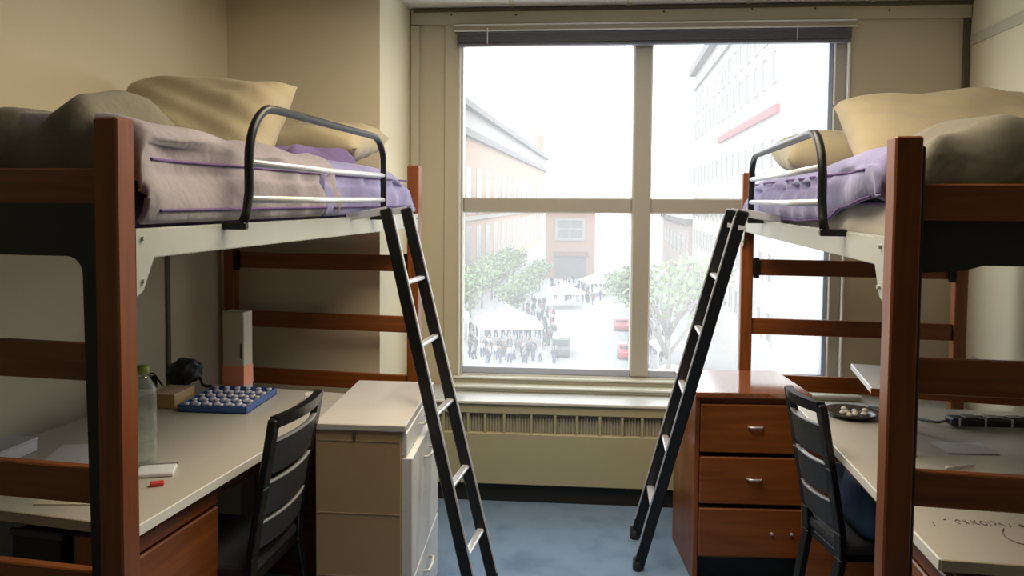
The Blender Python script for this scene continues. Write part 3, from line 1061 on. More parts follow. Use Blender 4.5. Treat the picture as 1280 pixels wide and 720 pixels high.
# dark blue bag standing in the kneehole of the right desk
bg_ = thing('duffel_bag', 'dark blue bag resting on the seat of the right chair', 'bag', (1.100, 2.56, .476), .0)
bm = BM()
box(bm, (-.16, -.11, 0), (.18, .11, .19), .05, seg=4)
for v in bm.verts:
    v.co += Vector((n3(v.co.x * 9, v.co.y * 9, v.co.z * 9), n3(v.co.y * 8, v.co.z * 9, 3), 0)) * .02
    if v.co.z > .1: v.co.x *= .92; v.co.y *= .9
obj('body', bm, flat('navy_nylon', (.025, .06, .14), .6, bump=.4, scale=60), bg_, smooth=True)
bm = BM(); tube(bm, [(-.08, -.05, .19), (-.06, -.05, .225), (.05, -.05, .225), (.07, -.05, .19)], .009, 8)
obj('strap', bm, flat('navy_strap', (.02, .035, .07), .7), bg_, smooth=True)
bm = BM(); box(bm, (-.045, -.006, 0), (.045, .006, .17), .001)
o = obj('notebook', bm, flat('pale_blue_paper', (.55, .62, .72), .6), loc=(.995, 2.692, .4755), rz=-.05)
tag(o, 'pale blue notebook standing behind the dark blue bag on the right chair', 'notebook')

# ------------------------------------------------------------------ things on the left desk
ZD = .7405
WP = flat('white_paper', (.72, .74, .78), .7, var=.03)
tray = thing('tray', 'blue tray with dividers holding small clear pieces on the left desk', 'tray', (-1.180, 2.86, ZD), -.02)
BLUE = flat('blue_plastic', (.035, .10, .33), .35)
tw, tl2 = .128, .150
bx('base', (-tw, -tl2, 0), (tw, tl2, .006), flat('navy_plastic', (.015, .03, .08), .4), tray, .001)
bm = BM()
for a, b_ in (((-tw, -tl2, .0), (-tw + .006, tl2, .026)), ((tw - .006, -tl2, 0), (tw, tl2, .026)), ((-tw, -tl2, 0), (tw, -tl2 + .006, .026)), ((-tw, tl2 - .006, 0), (tw, tl2, .026))):
    box(bm, a, b_, .001)
obj('rim', bm, BLUE, tray)
bm = BM()
for i in range(1, 6):
    x = -tw + i * 2 * tw / 6
    box(bm, (x - .0015, -tl2 + .006, .006), (x + .0015, tl2 - .006, .018))
obj('divider', bm, BLUE, tray)
proto = None
CLEAR = flat('frosted_plastic', (.62, .64, .76), .15, var=.25, scale=80)
for i in range(6):
    for j in range(5):
        x = -tw + (i + .5) * 2 * tw / 6
        y = -tl2 + .025 + j * (2 * tl2 - .05) / 4
        M_ = Matrix.Translation((-1.180, 2.86, ZD)) @ Matrix.Rotation(-.02, 4, 'Z')
        p = M_ @ Vector((x, y, .0065))
        if proto is None:
            bm = BM(); lathe(bm, [(0, 0), (.015, 0), (.016, .004), (.012, .010), (.008, .014), (.011, .018), (.010, .022), (0, .024)], 12)
            proto = obj('bottle', bm, CLEAR, smooth=True, loc=p)
            tag(proto, 'small clear bottle standing in the blue tray', 'bottle', 'small bottles in the blue tray')
        else:
            c = dup(proto, p)

ct = thing('carton', 'tall white carton with a coral band standing at the back of the left desk', 'carton', (-1.232, 3.075, ZD), -.15)
bm = BM()
pl_ = [(-.055, -.035), (.050, -.035), (.050, .035), (-.055, .035)]
box(bm, (-.046, -.035, .0), (.046, .035, .315), .003)
obj('body', bm, flat('offwhite_card', (.56, .50, .40), .6), ct)
bx('colour_band', (-.0475, -.0365, .022), (.0475, .0365, .100), flat('coral_print', (.85, .33, .20), .5), ct, .001, label='coral band')
bm = BM()
prism(bm, [(-.046, .0), (.046, .0), (.036, .012), (-.040, .010)], 0, .001)
bmesh.ops.transform(bm, matrix=Matrix.Translation((0, -.034, .315)), verts=bm.verts[:])
obj('flap', bm, flat('offwhite_card', (.56, .50, .40), .6), ct)
bx('slot', (.030, -.0362, .13), (.038, -.035, .19), DARKGAP, ct)

hd = thing('pouch', 'crumpled dark grey pouch with a loose strap at the back of the left desk', 'pouch', (-1.465, 3.09, ZD), .25)
GR = flat('charcoal_nylon', (.045, .05, .045), .6, bump=.4, scale=60)
bm = BM()
bmesh.ops.create_icosphere(bm, subdivisions=4, radius=1.0)
for v in bm.verts:
    c = v.co.copy()
    f = 1 + .22 * n3(c.x * 1.8, c.y * 1.8, c.z * 1.8 + 5) + .10 * n3(c.x * 5, c.y * 5, c.z * 5)
    v.co = Vector((c.x * .072 * f, c.y * .05 * f, .060 + c.z * .058 * f + .012 * c.x))
obj('body', bm, GR, hd, smooth=True)
bm = BM(); tube(bm, [(.05, -.01, .05), (.07, -.02, .03), (.078, -.03, .012), (.095, -.035, .005), (.115, -.03, .005)], .007, 8, flatk=.5)
obj('strap', bm, BLACKS, hd, smooth=True)
bm = BM(); tube(bm, [(.0, -.03, .045), (.012, -.045, .02), (.018, -.055, .005), (.0, -.07, .005)], .006, 8, flatk=.5)
obj('strap', bm, BLACKS, hd, smooth=True)
sp_ = thing('charger', 'small black charger block beside the dark pouch on the left desk', 'charger', (-1.590, 3.04, ZD), .1)
bm = BM(); box(bm, (-.032, -.02, 0), (.032, .02, .05), .006, seg=2); obj('body', bm, BLACKS, sp_)
bm = BM(); tube(bm, [(.0, 0, .048), (.004, .002, .062), (.022, .004, .060), (.04, .01, .03), (.055, .01, .006)], .004, 6); obj('cable', bm, BLACKS, sp_, smooth=True)

bxo = thing('cardboard_box', 'low open tan cardboard box left of the blue tray', 'box', (-1.385, 2.81, ZD), -.05)
CARD = flat('tan_card', (.50, .33, .14), .75, var=.05)
bm = BM()
for a, b_ in (((-.05, -.06, 0), (.05, .09, .003)), ((-.05, -.06, 0), (.05, -.057, .05)), ((-.05, .087, 0), (.05, .09, .05)), ((-.05, -.06, 0), (-.047, .09, .05)), ((.047, -.06, 0), (.05, .09, .05))):
    box(bm, a, b_)
obj('body', bm, CARD, bxo)
bm = BM(); box(bm, (-.05, -.06, .050), (.05, .085, .053), 0); obj('lid', bm, flat('pale_card', (.60, .45, .30), .7), bxo)

# clear jar stacked high beside the post
jar = thing('water_bottle', 'tall clear plastic bottle with a green cap on the left desk, partly behind the post', 'bottle', (-1.145, 2.16, ZD))
mj = bpy.data.materials.new('clear_plastic'); mj.use_nodes = True
nt = mj.node_tree; nt.nodes.clear()
out = nt.nodes.new('ShaderNodeOutputMaterial')
a1 = nt.nodes.new('ShaderNodeBsdfTransparent'); a1.inputs[0].default_value = (.90, .95, .95, 1)
a2 = nt.nodes.new('ShaderNodeBsdfDiffuse'); a2.inputs[0].default_value = (.62, .68, .68, 1)
a3 = nt.nodes.new('ShaderNodeBsdfGlossy'); a3.inputs['Roughness'].default_value = .1
x1_ = nt.nodes.new('ShaderNodeMixShader'); x1_.inputs[0].default_value = .22
x2_ = nt.nodes.new('ShaderNodeMixShader'); x2_.inputs[0].default_value = .08
nt.links.new(a1.outputs[0], x1_.inputs[1]); nt.links.new(a2.outputs[0], x1_.inputs[2])
nt.links.new(x1_.outputs[0], x2_.inputs[1]); nt.links.new(a3.outputs[0], x2_.inputs[2])
nt.links.new(x2_.outputs[0], out.inputs[0])
bm = BM(); lathe(bm, [(0, 0), (.034, 0), (.036, .005), (.036, .07), (.033, .075), (.036, .08), (.036, .14), (.033, .145), (.036, .15), (.036, .215), (.034, .225), (.018, .25), (.016, .262), (0, .262)], 28)
obj('body', bm, mj, jar, smooth=True)
bm = BM(); lathe(bm, [(0, .262), (.018, .262), (.018, .285), (0, .287)], 20)
obj('cap', bm, flat('olive_green_plastic', (.22, .30, .06), .5), jar, smooth=True)

def sheet(name, loc, rz, w_, l_, mat, label, cat='paper', curl=.004):
    bm = BM()
    n = 8
    T, B = [], []
    for i in range(n + 1):
        a, b_ = [], []
        for j in range(n + 1):
            x, y = (i / n - .5) * w_, (j / n - .5) * l_
            z = .0005 + curl * max(0, (i / n - .6)) ** 2 * 6 * (j / n)
            a.append(bm.verts.new((x, y, z + .0016))); b_.append(bm.verts.new((x, y, z)))
        T.append(a); B.append(b_)
    for i in range(n):
        for j in range(n):
            bm.faces.new((T[i][j], T[i + 1][j], T[i + 1][j + 1], T[i][j + 1]))
            bm.faces.new((B[i][j], B[i][j + 1], B[i + 1][j + 1], B[i + 1][j]))
    for k in range(n):
        for (p, q) in (((k, 0), (k + 1, 0)), ((k, n), (k + 1, n)), ((0, k), (0, k + 1)), ((n, k), (n, k + 1))):
            bm.faces.new((T[p[0]][p[1]], T[q[0]][q[1]], B[q[0]][q[1]], B[p[0]][p[1]]))
    o = obj(name, bm, mat, loc=loc, rz=rz)
    tag(o, label, cat)
    return o
sheet('paper_sheet', (-1.39, 2.22, ZD), .2, .14, .20, WP, 'loose white sheet lying on the left desk behind its lowest visible rail')
sheet('envelope', (-1.17, 1.90, ZD), .1, .20, .10, flat('cream_envelope', (.60, .54, .42), .6), 'cream envelope near the front edge of the left desk end')
bb = thing('tissue_box', 'small white box at the wall side of the left desk', 'box', (-1.58, 2.17, ZD), -.1)
bx('body', (-.05, -.08, 0), (.05, .08, .035), WP, bb, .003)
bx('lid', (-.052, -.082, .035), (.052, .082, .042), WP, bb, .002)
bc = thing('plastic_case', 'clear plastic case beside a red tab on the left desk by the post', 'case', (-1.075, 2.095, ZD), .3)
bx('body', (-.05, -.04, 0), (.05, .04, .012), WP, bc, .003)
bx('rim', (-.052, .036, .010), (.052, .042, .015), flat('grey_rim', (.28, .27, .27), .5), bc, .001)
bm = BM(); box(bm, (-.018, -.009, 0), (.018, .009, .012), .003)
o = obj('eraser', bm, flat('red_rubber', (.62, .05, .04), .5), loc=(-1.025, 2.00, ZD), rz=.45)
tag(o, 'small red eraser near the front edge of the left desk', 'eraser')
pb = thing('power_adapter', 'small white plug adapter at the far end of the left desk', 'adapter', (-.882, 2.90, ZD), .2)
bm = BM(); box(bm, (-.022, -.02, 0), (.022, .02, .035), .005, seg=2); obj('body', bm, LAME, pb)
bm = BM(); tube(bm, [(0, .02, .012), (-.01, .05, .004), (.0, .085, .004)], .003, 6); obj('cord', bm, LAME, pb, smooth=True)
# dark crate on the floor at the near end of the left desk
cr = thing('storage_crate', 'black crate under the near end of the left desk', 'crate', (-1.225, 1.90, 0), -.14)
bm = BM()
for a, b_ in (((-.07, -.09, 0), (.07, .09, .01)), ((-.07, -.09, 0), (.07, -.08, .68)), ((-.07, .08, 0), (.07, .09, .68)), ((-.07, -.09, 0), (-.06, .09, .68)), ((.06, -.09, 0), (.07, .09, .68))):
    box(bm, a, b_, .002)
obj('body', bm, BLACKS, cr)
bx('rim', (-.075, -.095, .672), (.075, -.082, .690), flat('dark_grey_rim', (.06, .06, .065), .5), cr, .003)
# carton in the kneehole
kb = thing('storage_box', 'beige box in the dark kneehole behind the left chair', 'box', (-1.16, 2.84, 0), -.16)
bx('body', (-.06, -.05, .0), (.06, .05, .60), flat('beige_card', (.42, .33, .24), .7), kb, .003)
bx('lid', (-.063, -.053, .57), (.063, .053, .605), flat('beige_card', (.42, .33, .24), .7), kb, .002)

# ------------------------------------------------------------------ things on the right desk
bw = thing('bowl', 'shallow dark bowl with pale shells in it on the right desk', 'bowl', (1.083, 2.925, ZD))
bm = BM()
lathe(bm, [(0, .0), (.045, .0), (.075, .008), (.093, .020), (.091, .022), (.072, .012), (.045, .005), (0, .004)], 36)
obj('body', bm, flat('dark_ceramic', (.045, .035, .035), .25), bw, smooth=True)
SH = flat('pale_shell', (.62, .57, .50), .5, var=.1)
pr_ = None
for k in range(9):
    a = k * 2.4
    rr = .012 + .0055 * k
    loc = (1.083 + rr * math.cos(a), 2.925 + rr * math.sin(a), ZD + .006 + .0008 * k)
    if pr_ is None:
        bm = BM(); lathe(bm, [(0, 0), (.009, .001), (.012, .005), (.008, .011), (.003, .013), (0, .0135)], 12)
        pr_ = obj('shell', bm, SH, smooth=True, loc=loc)
        tag(pr_, 'small pale shell lying in the dark bowl', 'shell', 'pale shells in the bowl')
    else:
        dup(pr_, loc, a)

ps = thing('power_strip', 'black power strip with sockets and a cable on the right desk', 'power strip', (1.365, 2.83, ZD), .03)
bx('body', (0, -.028, .006), (.34, .028, .034), BLACKS, ps, .006)
for k in range(4):
    bx('socket', (.045 + k * .075, -.019, .034), (.090 + k * .075, .019, .038), flat('socket_grey', (.05, .055, .06), .4), ps, .004)
bm = BM()
for k in range(4):
    box(bm, (.020 + k * .085, -.0295, .008), (.026 + k * .085, -.028, .036))
obj('mounting_clip', bm, SILVER, ps, label='bright clips on the front')
bm = BM(); tube(bm, [(.0, 0, .02), (-.03, .01, .010), (-.06, .06, .006), (-.075, .13, .006), (-.12, .20, .006), (-.17, .23, .006)], .005, 8)
obj('cable', bm, flat('grey_blue_cable', (.12, .15, .20), .5), ps, smooth=True)
bm = BM(); lathe(bm, [(0, 0), (.007, 0), (.008, .02), (.004, .03), (0, .031)], 12)
o = obj('nozzle_cone', bm, LAME, smooth=True, loc=(1.275, 2.98, ZD)); tag(o, 'small white pointed cap by the cable on the right desk', 'cap')
sheet('paper_sheet', (1.29, 2.575, ZD), .02, .15, .115, flat('pale_grey_paper', (.62, .60, .57), .7), 'pale sheet lying in front of the power strip on the right desk')
bm = BM(); tube(bm, [(-.05, 0, .005), (.04, .004, .005), (.052, .005, .005)], [.004, .004, .001], 8)
o = obj('pen', bm, SILVER, smooth=True, loc=(1.185, 2.375, ZD), rz=.3); tag(o, 'silver pen on the right desk just above the lower bed rail', 'pen')
# shelf riser on the right desk
rs = thing('desk_shelf', 'white-topped raised shelf standing on the right desk by the bed post', 'shelf', (.965, 2.455, 0), -.197)
bx('board', (0, 0, .928), (.78, .385, .948), flat('pale_blue_white_board', (.62, .65, .72), .3), rs, .002)
bx('edge_band', (-.004, -.004, .926), (.784, -.0, .949), WX, rs)
for a, b_ in ((.115, .04), (.175, .335), (.72, .04), (.74, .335)):
    bx('leg', (a, b_, ZD), (a + .018, b_ + .018, .928), WZ, rs)
sheet('paper_stack', (1.42, 2.86, .9485), .2, .14, .08, WP, 'thin white papers lying on the raised shelf of the right desk', curl=.02)

# ------------------------------------------------------------------ outside, the street four floors down
GZ = -14.5
EYEZ = GZ
ASPH = flat('asphalt', (.18, .185, .19), .9, var=.1, vscale=.3)
PAVE = flat('pale_paving', (.20, .20, .20), .9, var=.12, vscale=.5)
BRICK = flat('orange_brick', (.265, .155, .105), .9, var=.06, vscale=2)
STONE = flat('pale_stone', (.24, .22, .21), .9)
CORN = flat('grey_cornice', (.075, .065, .068), .8)
DGLASS = flat('far_window_glass', (.10, .095, .10), .3)
def sx(c, t_):  # street direction: x = c + .075 t
    return c + .075 * t_
bm = BM()
prism(bm, [(-200, 30), (250, 30), (250, 900), (-200, 900)], GZ - .5, GZ)
o = struct('ground', bm, PAVE)
bm = BM()
prism(bm, [(3.6 + .0, 40), (13.5, 40), (sx(6.0, 330), 330), (sx(-.3, 330), 330), (sx(-.3, 85), 85), (4.0, 60)], GZ, GZ + .03)
o = obj('street', bm, ASPH); o['kind'] = 'structure'

# left brick building: facade along the street
SA = math.atan(.075)
bl_ = thing('brick_building', 'long orange brick building with tall windows along the left side of the street', 'building', (sx(-27, 150), 150, 0), -SA)
def bpart(name, boxes, mat, par, bev=0):
    bm = BM()
    for a, b_ in boxes:
        box(bm, a, b_, bev)
    return obj(name, bm, mat, par)
bpart('wall', [((-30, -30, GZ), (0, 192, 14))], BRICK, bl_)
bpart('lower_cornice', [((-1, -30, 13.6), (.9, 192.5, 15.0))], CORN, bl_)
bpart('frieze', [((-1, -30, 15.0), (.35, 192.2, 18.6))], STONE, bl_)
bpart('upper_cornice', [((-30, -30.5, 18.6), (1.6, 193, 19.9))], CORN, bl_)
bpart('string_course', [((-1, -30, -2.4), (.3, 192, -1.6))], STONE, bl_)
for k in range(-2, 15):
    v = 4 + k * 12.6
    for z0, z1 in ((-.8, 7.6), (-12.4, -4.0)):
        f = bpart('window', [((-.3, v - 3.4, z0 - .3), (.10, v - 2.7, z1 + .3)), ((-.3, v + 2.7, z0 - .3), (.10, v + 3.4, z1 + .3)),
                             ((-.3, v - 2.7, z0 - .5), (.14, v + 2.7, z0)), ((-.3, v - 2.7, z1), (.10, v + 2.7, z1 + .5)),
                             ((-.3, v - .18, z0), (.07, v + .18, z1))], STONE, bl_)
        bpart('pane', [((-.3, v - 2.7, z0), (.05, v + 2.7, z1))], DGLASS, f)
# gable and chimney above the far roof
bm = BM()
a_ = [bm.verts.new(p) for p in ((-6, 95, 19.9), (-.5, 95, 19.9), (-3.2, 95, 26))]
b_ = [bm.verts.new(p) for p in ((-6, 150, 19.9), (-.5, 150, 19.9), (-3.2, 150, 26))]
bm.faces.new(a_); bm.faces.new(b_[::-1])
for i in range(3):
    bm.faces.new((a_[i], a_[(i + 1) % 3], b_[(i + 1) % 3], b_[i]))
obj('roof', bm, STONE, bl_)
bpart('chimney', [((-3, 180, 19.9), (-.2, 186, 28.5))], BRICK, bl_)

# lower brick wing closing the street
wg = thing('brick_wing', 'low orange brick wing with a large grey window beyond the trees', 'building', (-.6, 166, 0), -.02)
bpart('wall', [((0, 0, GZ), (10.2, 22, 1.3))], BRICK, wg)
bpart('roof_edge', [((-.3, -.3, 1.3), (10.5, 22, 1.9))], STONE, wg)
f = bpart('window', [((2.0, -.25, -6.6), (2.5, .1, -2.0)), ((7.6, -.25, -6.6), (8.1, .1, -2.0)), ((2.5, -.25, -2.5), (7.6, .1, -2.0)), ((2.5, -.25, -6.6), (7.6, .1, -6.1)), ((4.9, -.2, -6.1), (5.1, .1, -2.5)), ((2.5, -.2, -4.3), (7.6, .1, -4.1))], STONE, wg)
bpart('pane', [((2.5, -.1, -6.1), (7.6, .1, -2.5))], DGLASS, f)
s_p = bpart('storefront', [((1.6, -.6, -9.8), (8.8, .1, -8.9))], flat('brown_fascia', (.16, .08, .05), .8), wg)
bpart('pane', [((2.0, -.1, GZ), (8.4, .1, -9.8))], DGLASS, s_p)

# right-hand stone building with a red band
rb = thing('stone_building', 'tall pale stone building with a red band on the right side of the street', 'building', (sx(12.6, 62), 62, 0), -SA)
RST = flat('sunlit_pale_stone', (.27, .255, .235), .9, var=.04, vscale=.5)
bpart('wall', [((0, 0, GZ), (26, 63, 20.5))], RST, rb)
bpart('cornice', [((-.9, -.9, 20.5), (26, 63.9, 21.6))], CORN, rb)
bpart('cornice_band', [((-.35, -.3, 18.2), (0, 63.3, 18.9))], flat('mid_grey_stone', (.20, .19, .19), .9), rb)
bpart('red_band', [((-.30, .6, 8.3), (0, 34, 8.95))], flat('brick_red_awning', (.24, .03, .04), .9), rb)
RPANE = flat('pale_window_glass', (.10, .10, .11), .4)
for k in range(15):
    v = 2.5 + k * 4.1
    for z0 in (-9.5, -4.8, -.5, 4.2, 11.0, 14.6):
        f = bpart('window', [((-.12, v - 1.0, z0 - .25), (.1, v - .75, z0 + 2.4)), ((-.12, v + .75, z0 - .25), (.1, v + 1.0, z0 + 2.4)), ((-.12, v - .75, z0 - .25), (.1, v + .75, z0)), ((-.12, v - .75, z0 + 2.2), (.1, v + .75, z0 + 2.4))], RST, rb)
        bpart('pane', [((-.03, v - .75, z0), (.1, v + .75, z0 + 2.2))], RPANE, f)
for o in [c for c in rb.children if c.name.startswith('window')][90:]:
    pass
# pinkish house further down the right side
ph = thing('pink_building', 'low pinkish building at street level behind the right ladder', 'building', (sx(12.2, 127), 127, 0), -SA)
bpart('wall', [((0, 0, GZ), (22, 60, -2))], flat('pink_render', (.27, .20, .18), .9), ph)
bpart('roof', [((-.6, -.6, -2), (22, 60.6, -1.2))], CORN, ph)
for k in range(6):
    f = bpart('window', [((-.12, 3 + k * 9, -7.2), (.1, 7 + k * 9, -3.8))], STONE, ph)
    bpart('pane', [((-.16, 3.4 + k * 9, -6.8), (.1, 6.6 + k * 9, -4.2))], DGLASS, f)

# trees
LEAF = [flat('leaf_green', (.13, .185, .085), .9, var=.25, vscale=2.5), flat('leaf_green_pale', (.165, .22, .115), .9, var=.2, vscale=2.5)]
BARK = flat('pale_bark', (.14, .125, .115), .9)
def tree(x, y, h, rc, label, group, lm, bare=False, seed=0):
    rnd = random.Random(seed)
    t_ = thing('street_tree', label, 'tree', (x, y, GZ), 0, group)
    bm = BM()
    th = h * .55
    tube(bm, [(0, 0, 0), (.1 * h * .05, 0, th * .5), (0, .05, th), (.05, 0, h * .8)], [.035 * h * .6, .028 * h * .6, .02 * h * .6, .006 * h], 8)
    nb = 9 if bare else 6
    for k in range(nb):
        a = k * 2.399 + rnd.random()
        z0 = th * (.45 + .5 * rnd.random())
        z1 = z0 + h * (.25 + .2 * rnd.random())
        rr = rc * (.6 + .5 * rnd.random())
        tube(bm, [(0, 0, z0), (rr * .5 * math.cos(a), rr * .5 * math.sin(a), (z0 + z1) / 2 + .1), (rr * math.cos(a), rr * math.sin(a), z1)], [.014 * h, .009 * h, .003 * h], 6)
    obj('trunk', bm, BARK, t_, smooth=True)
    bm = BM()
    N = 900 if not bare else 350
    blobs = [(rc * .55 * math.cos(i * 2.4) * (1 if i else 0), rc * .55 * math.sin(i * 2.4) * (1 if i else 0), h * (.62 + .09 * (i % 3)), rc * (.55 + .15 * rnd.random())) for i in range(7)]
    for i in range(N):
        bx_, by_, bz_, br = blobs[rnd.randrange(len(blobs))]
        d = Vector((rnd.gauss(0, 1), rnd.gauss(0, 1), rnd.gauss(0, .8))).normalized() * br * (rnd.random() ** .4)
        c = Vector((bx_, by_, bz_)) + d
        s = .26 * (.6 + .8 * rnd.random()) * (rc / 3) ** .5
        n_ = Vector((rnd.gauss(0, 1), rnd.gauss(0, 1), rnd.gauss(0, 1))).normalized()
        a = n_.orthogonal().normalized() * s
        b2_ = n_.cross(a).normalized() * s * .7
        bm.faces.new([bm.verts.new(c + a), bm.verts.new(c + b2_), bm.verts.new(c - a), bm.verts.new(c - b2_)])
    me = bpy.data.meshes.new('foliage'); bm.to_mesh(me); bm.free(); me.materials.append(lm)
    o = bpy.data.objects.new('foliage', me); COL.objects.link(o); o.parent = t_
    return t_
k = 0
for y in (98, 108, 118, 128, 138, 148, 157):
    tree(sx(-18.6, y), y, 6.8 + .5 * (k % 2), 3.1, 'green street tree in the row before the brick building', 'trees before the brick building', LEAF[k % 2], seed=k)
    k += 1
for y in (104, 116, 129, 143):
    tree(sx(-12.2, y), y, 5.6, 2.3, 'smaller green tree on the street side of the tree row', 'smaller trees on the street side', LEAF[(k + 1) % 2], seed=k)
    k += 1
tree(9.2, 62, 13.5, 3.3, 'tall sparse tree with pale branches right of the window mullion', None, LEAF[1], True, 41)
tree(14.2, 76, 12.0, 3.0, 'sparse pale tree next to the right ladder', None, LEAF[1], True, 42)
tree(9.4, 92, 9.5, 3.0, 'slim green tree farther back on the right pavement', None, LEAF[0], False, 43)

# tents
CANV = flat('white_canvas', (.55, .55, .55), .8)
def tent(x, y, w_, h_, rise, label, rz=.0):
    t_ = thing('canopy_tent', label, 'tent', (x, y, GZ), rz, 'white canopy tents')
    bm = BM()
    r_ = w_ / 2
    cs = [bm.verts.new((sx_ * r_, sy_ * r_, h_)) for sx_, sy_ in ((-1, -1), (1, -1), (1, 1), (-1, 1))]
    md = [bm.verts.new((sx_ * r_ * .42, sy_ * r_ * .42, h_ + rise * .45)) for sx_, sy_ in ((-1, -1), (1, -1), (1, 1), (-1, 1))]
    lo = [bm.verts.new((sx_ * r_, sy_ * r_, h_ - .35)) for sx_, sy_ in ((-1, -1), (1, -1), (1, 1), (-1, 1))]
    ap = bm.verts.new((0, 0, h_ + rise))
    for i in range(4):
        j = (i + 1) % 4
        bm.faces.new((cs[i], cs[j], md[j], md[i])); bm.faces.new((md[i], md[j], ap)); bm.faces.new((lo[i], lo[j], cs[j], cs[i]))
    obj('canopy', bm, CANV, t_)
    for sx_, sy_ in ((-1, -1), (1, -1), (1, 1), (-1, 1)):
        bm = BM(); tube(bm, [(sx_ * r_ * .96, sy_ * r_ * .96, 0), (sx_ * r_ * .96, sy_ * r_ * .96, h_)], .06, 6)
        obj('leg', bm, SILVER, t_)
tent(-4.4, 88, 7.0, 2.7, 1.9, 'large white canopy tent among the crowd on the left pavement', .15)
tent(-11.3, 92, 4.4, 2.6, 1.6, 'smaller white canopy tent beside the left window jamb', .1)
tent(12.0, 78, 3.6, 2.3, 1.2, 'small white canopy tent behind the right ladder', .1)
tent(2.6, 121, 5.0, 2.5, 1.5, 'small distant white canopy tent in the middle of the crowd', .2)
tent(8.5, 138, 5.0, 2.5, 1.5, 'farthest white canopy tent by the street', .2)

# vehicles
def car(x, y, rz, mat, label, group=None, kindv='car'):
    t_ = thing(kindv, label, 'car', (x, y, GZ + .03), rz, group)
    bm = BM()
    prof = [(-2.1, .30), (-2.15, .75), (-1.3, .88), (-.75, 1.38), (.85, 1.40), (1.55, .95), (2.1, .85), (2.15, .30)]
    if kindv == 'van':
        prof = [(-2.3, .30), (-2.35, .9), (-1.9, 1.15), (-1.35, 1.95), (2.2, 2.0), (2.3, 1.0), (2.3, .30)]
    a_ = [bm.verts.new((-.88, p[0], p[1])) for p in prof]
    b_ = [bm.verts.new((.88, p[0], p[1])) for p in prof]
    bm.faces.new(a_); bm.faces.new(b_[::-1])
    for i in range(len(prof)):
        j = (i + 1) % len(prof)
        bm.faces.new((a_[i], a_[j], b_[j], b_[i]))
    obj('body', bm, mat, t_)
    bm = BM()
    zt_ = 1.9 if kindv == 'van' else 1.36
    if kindv == 'van':
        prism(bm, [(-.80, -1.93), (.80, -1.93), (.80, -1.36), (-.80, -1.36)], 1.2, 1.86)
    else:
        box(bm, (-.895, -.70, .93), (.895, .95, 1.30))
        box(bm, (-.70, -1.22, .93), (.70, -.8, 1.25))
    obj('windscreen', bm, flat('dark_car_glass', (.04, .045, .05), .2), t_)
    for xx in (-.80, .80):
        for yy in (-1.35, 1.4):
            bm = BM()
            m_ = Matrix.Translation((xx, yy, .32)) @ Matrix.Rotation(R(90), 4, 'Y')
            bmesh.ops.create_cone(bm, cap_ends=True, segments=16, radius1=.32, radius2=.32, depth=.24, matrix=m_)
            obj('wheel', bm, BLACKS, t_)
car(1.45, 83.5, -.05, flat('dark_grey_paint', (.06, .06, .065), .4), 'dark grey van parked beside the crowd on the left pavement edge', None, 'van')
car(8.15, 83, -.08, flat('red_paint', (.30, .03, .04), .35), 'red car on the street close to the window mullion, nearer one')
car(9.25, 101, -.08, flat('red_paint', (.30, .03, .04), .35), 'red car on the street close to the window mullion, farther one')
car(11.0, 71.5, -.6, flat('white_paint', (.38, .38, .38), .35), 'white car parked below the small tent on the right')
car(14.5, 150, -.08, flat('silver_paint', (.26, .26, .27), .35), 'distant silver car at the far end of the street')

# crowd
SKIN = flat('skin', (.15, .10, .08), .8)
def person(cols, seed):
    rnd = random.Random(seed)
    bm = BM()
    st = .10 + .08 * rnd.random()
    vs = {}
    pts = [('p', (0, 0, .95), .135), ('c', (0, 0, 1.28), .16), ('n', (0, .01, 1.47), .065), ('h', (0, .02, 1.60), .105), ('ht', (0, .02, 1.70), .085),
           ('hl', (-.10, 0, .90), .10), ('kl', (-.11, st, .50), .070), ('al', (-.11, st * .4, .08), .050), ('tl', (-.11, st * .4 + .14, .04), .04),
           ('hr', (.10, 0, .90), .10), ('kr', (.11, -st * .3, .50), .070), ('ar', (.11, -st * 1.5, .08), .050), ('tr', (.11, -st * 1.5 + .14, .04), .04),
           ('sl', (-.20, 0, 1.38), .062), ('el', (-.27, -.04, 1.10), .045), ('wl', (-.27, .08, .86), .032), ('fl', (-.27, .10, .78), .030),
           ('sr', (.20, 0, 1.38), .062), ('er', (.27, -.06, 1.10), .045), ('wr', (.26, .06, .86), .032), ('fr', (.26, .08, .78), .030)]
    rad = []
    for i, (k_, p, r_) in enumerate(pts):
        vs[k_] = bm.verts.new(p); rad.append(r_)
    for a, b_ in (('p', 'c'), ('c', 'n'), ('n', 'h'), ('h', 'ht'), ('p', 'hl'), ('hl', 'kl'), ('kl', 'al'), ('al', 'tl'), ('p', 'hr'), ('hr', 'kr'), ('kr', 'ar'), ('ar', 'tr'),
                  ('c', 'sl'), ('sl', 'el'), ('el', 'wl'), ('wl', 'fl'), ('c', 'sr'), ('sr', 'er'), ('er', 'wr'), ('wr', 'fr')):
        bm.edges.new((vs[a], vs[b_]))
    me = bpy.data.meshes.new('person_skin'); bm.to_mesh(me); bm.free()
    o = bpy.data.objects.new('person_build', me); COL.objects.link(o)
    md = o.modifiers.new('skin', 'SKIN')
    for i, sv in enumerate(me.skin_vertices[0].data):
        sv.radius = (rad[i], rad[i]); sv.use_root = (i == 0)
    dg = bpy.context.evaluated_depsgraph_get()
    dg.update()
    m2_ = bpy.data.meshes.new_from_object(o.evaluated_get(dg))
    m2_.name = 'person_mesh'
    bpy.data.objects.remove(o)
    m2_.materials.clear()
    for c in cols: m2_.materials.append(c)
    for f in m2_.polygons:
        z = f.center.z
        x = abs(f.center.x)
        f.material_index = 0 if z > 1.46 and x < .15 else (2 if (z < .95 and x < .24) else (0 if z < .84 and x >= .24 else 1))
        f.use_smooth = True
    return m2_
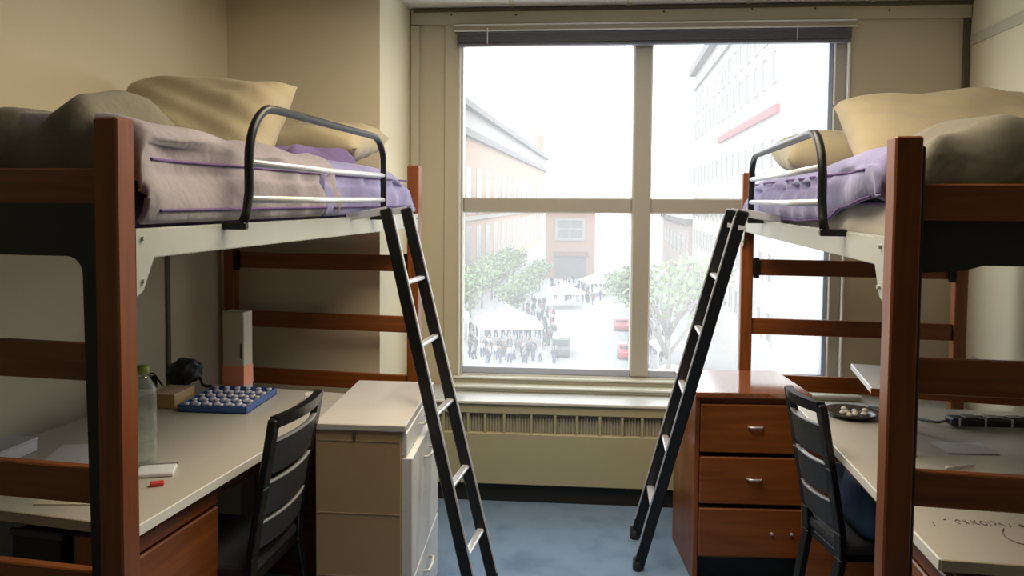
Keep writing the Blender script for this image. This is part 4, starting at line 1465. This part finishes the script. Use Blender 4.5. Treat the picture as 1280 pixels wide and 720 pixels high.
DK = flat('dark_cloth', (.035, .04, .05), .9); JN = flat('jeans_cloth', (.05, .07, .12), .9)
kinds = [('person in dark clothing in the distant crowd on the pavement', person([SKIN, DK, JN], 1), 'people in dark clothing in the crowd'),
         ('person in a grey top in the distant crowd on the pavement', person([SKIN, flat('grey_cloth', (.12, .13, .15), .9), DK], 2), 'people in grey tops in the crowd'),
         ('person in a red top in the distant crowd on the pavement', person([SKIN, flat('red_cloth', (.18, .05, .06), .9), DK], 3), 'people in red tops in the crowd'),
         ('person in a pale top in the distant crowd on the pavement', person([SKIN, flat('pale_cloth', (.34, .34, .36), .9), JN], 4), 'people in pale tops in the crowd')]
rnd = random.Random(11)
spots = []
def ok(x, y):
    for (cx_, cy_, r_) in ((-4.4, 88, 3.9), (-11.3, 92, 2.6), (1.45, 83.5, 2.6), (2.6, 121, 2.9), (8.5, 138, 2.9), (12, 78, 2.1), (11.0, 71.5, 2.9), (14.5, 150, 3)):
        if abs(x - cx_) < r_ and abs(y - cy_) < r_: return False
    for (a, b_) in spots:
        if (a - x) ** 2 + (b_ - y) ** 2 < .55: return False
    return True
def fill(n, f):
    c = 0
    for _ in range(4000):
        if c >= n: break
        x, y = f()
        if ok(x, y):
            spots.append((x, y)); c += 1
fill(62, lambda: (lambda y: (rnd.uniform(-.105 * y + .5, 1.0), y))(rnd.uniform(78, 95)))
fill(34, lambda: (lambda y: (rnd.uniform(-3.0, .6 + (y - 85) * .02), y))(rnd.uniform(92, 120)))
fill(52, lambda: (lambda y: (rnd.uniform(.0, .105 * y - 5.0), y))(rnd.uniform(120, 160)))
fill(22, lambda: (lambda y: (rnd.uniform(.125 * y - .4, .15 * y), y))(rnd.uniform(76, 118)))
for (x, y) in spots:
    q = rnd.random()
    lab, me, grp = kinds[0 if q < .5 else 1 if q < .72 else 2 if q < .82 else 3]
    o = bpy.data.objects.new('person', me)
    COL.objects.link(o)
    o.location = (x, y, GZ + (.03 if x > sx(-.3, y) else 0))
    o.rotation_euler = (0, 0, rnd.uniform(0, 6.28))
    s = rnd.uniform(.94, 1.06)
    o.scale = (s, s, s)
    tag(o, lab, 'person', grp)
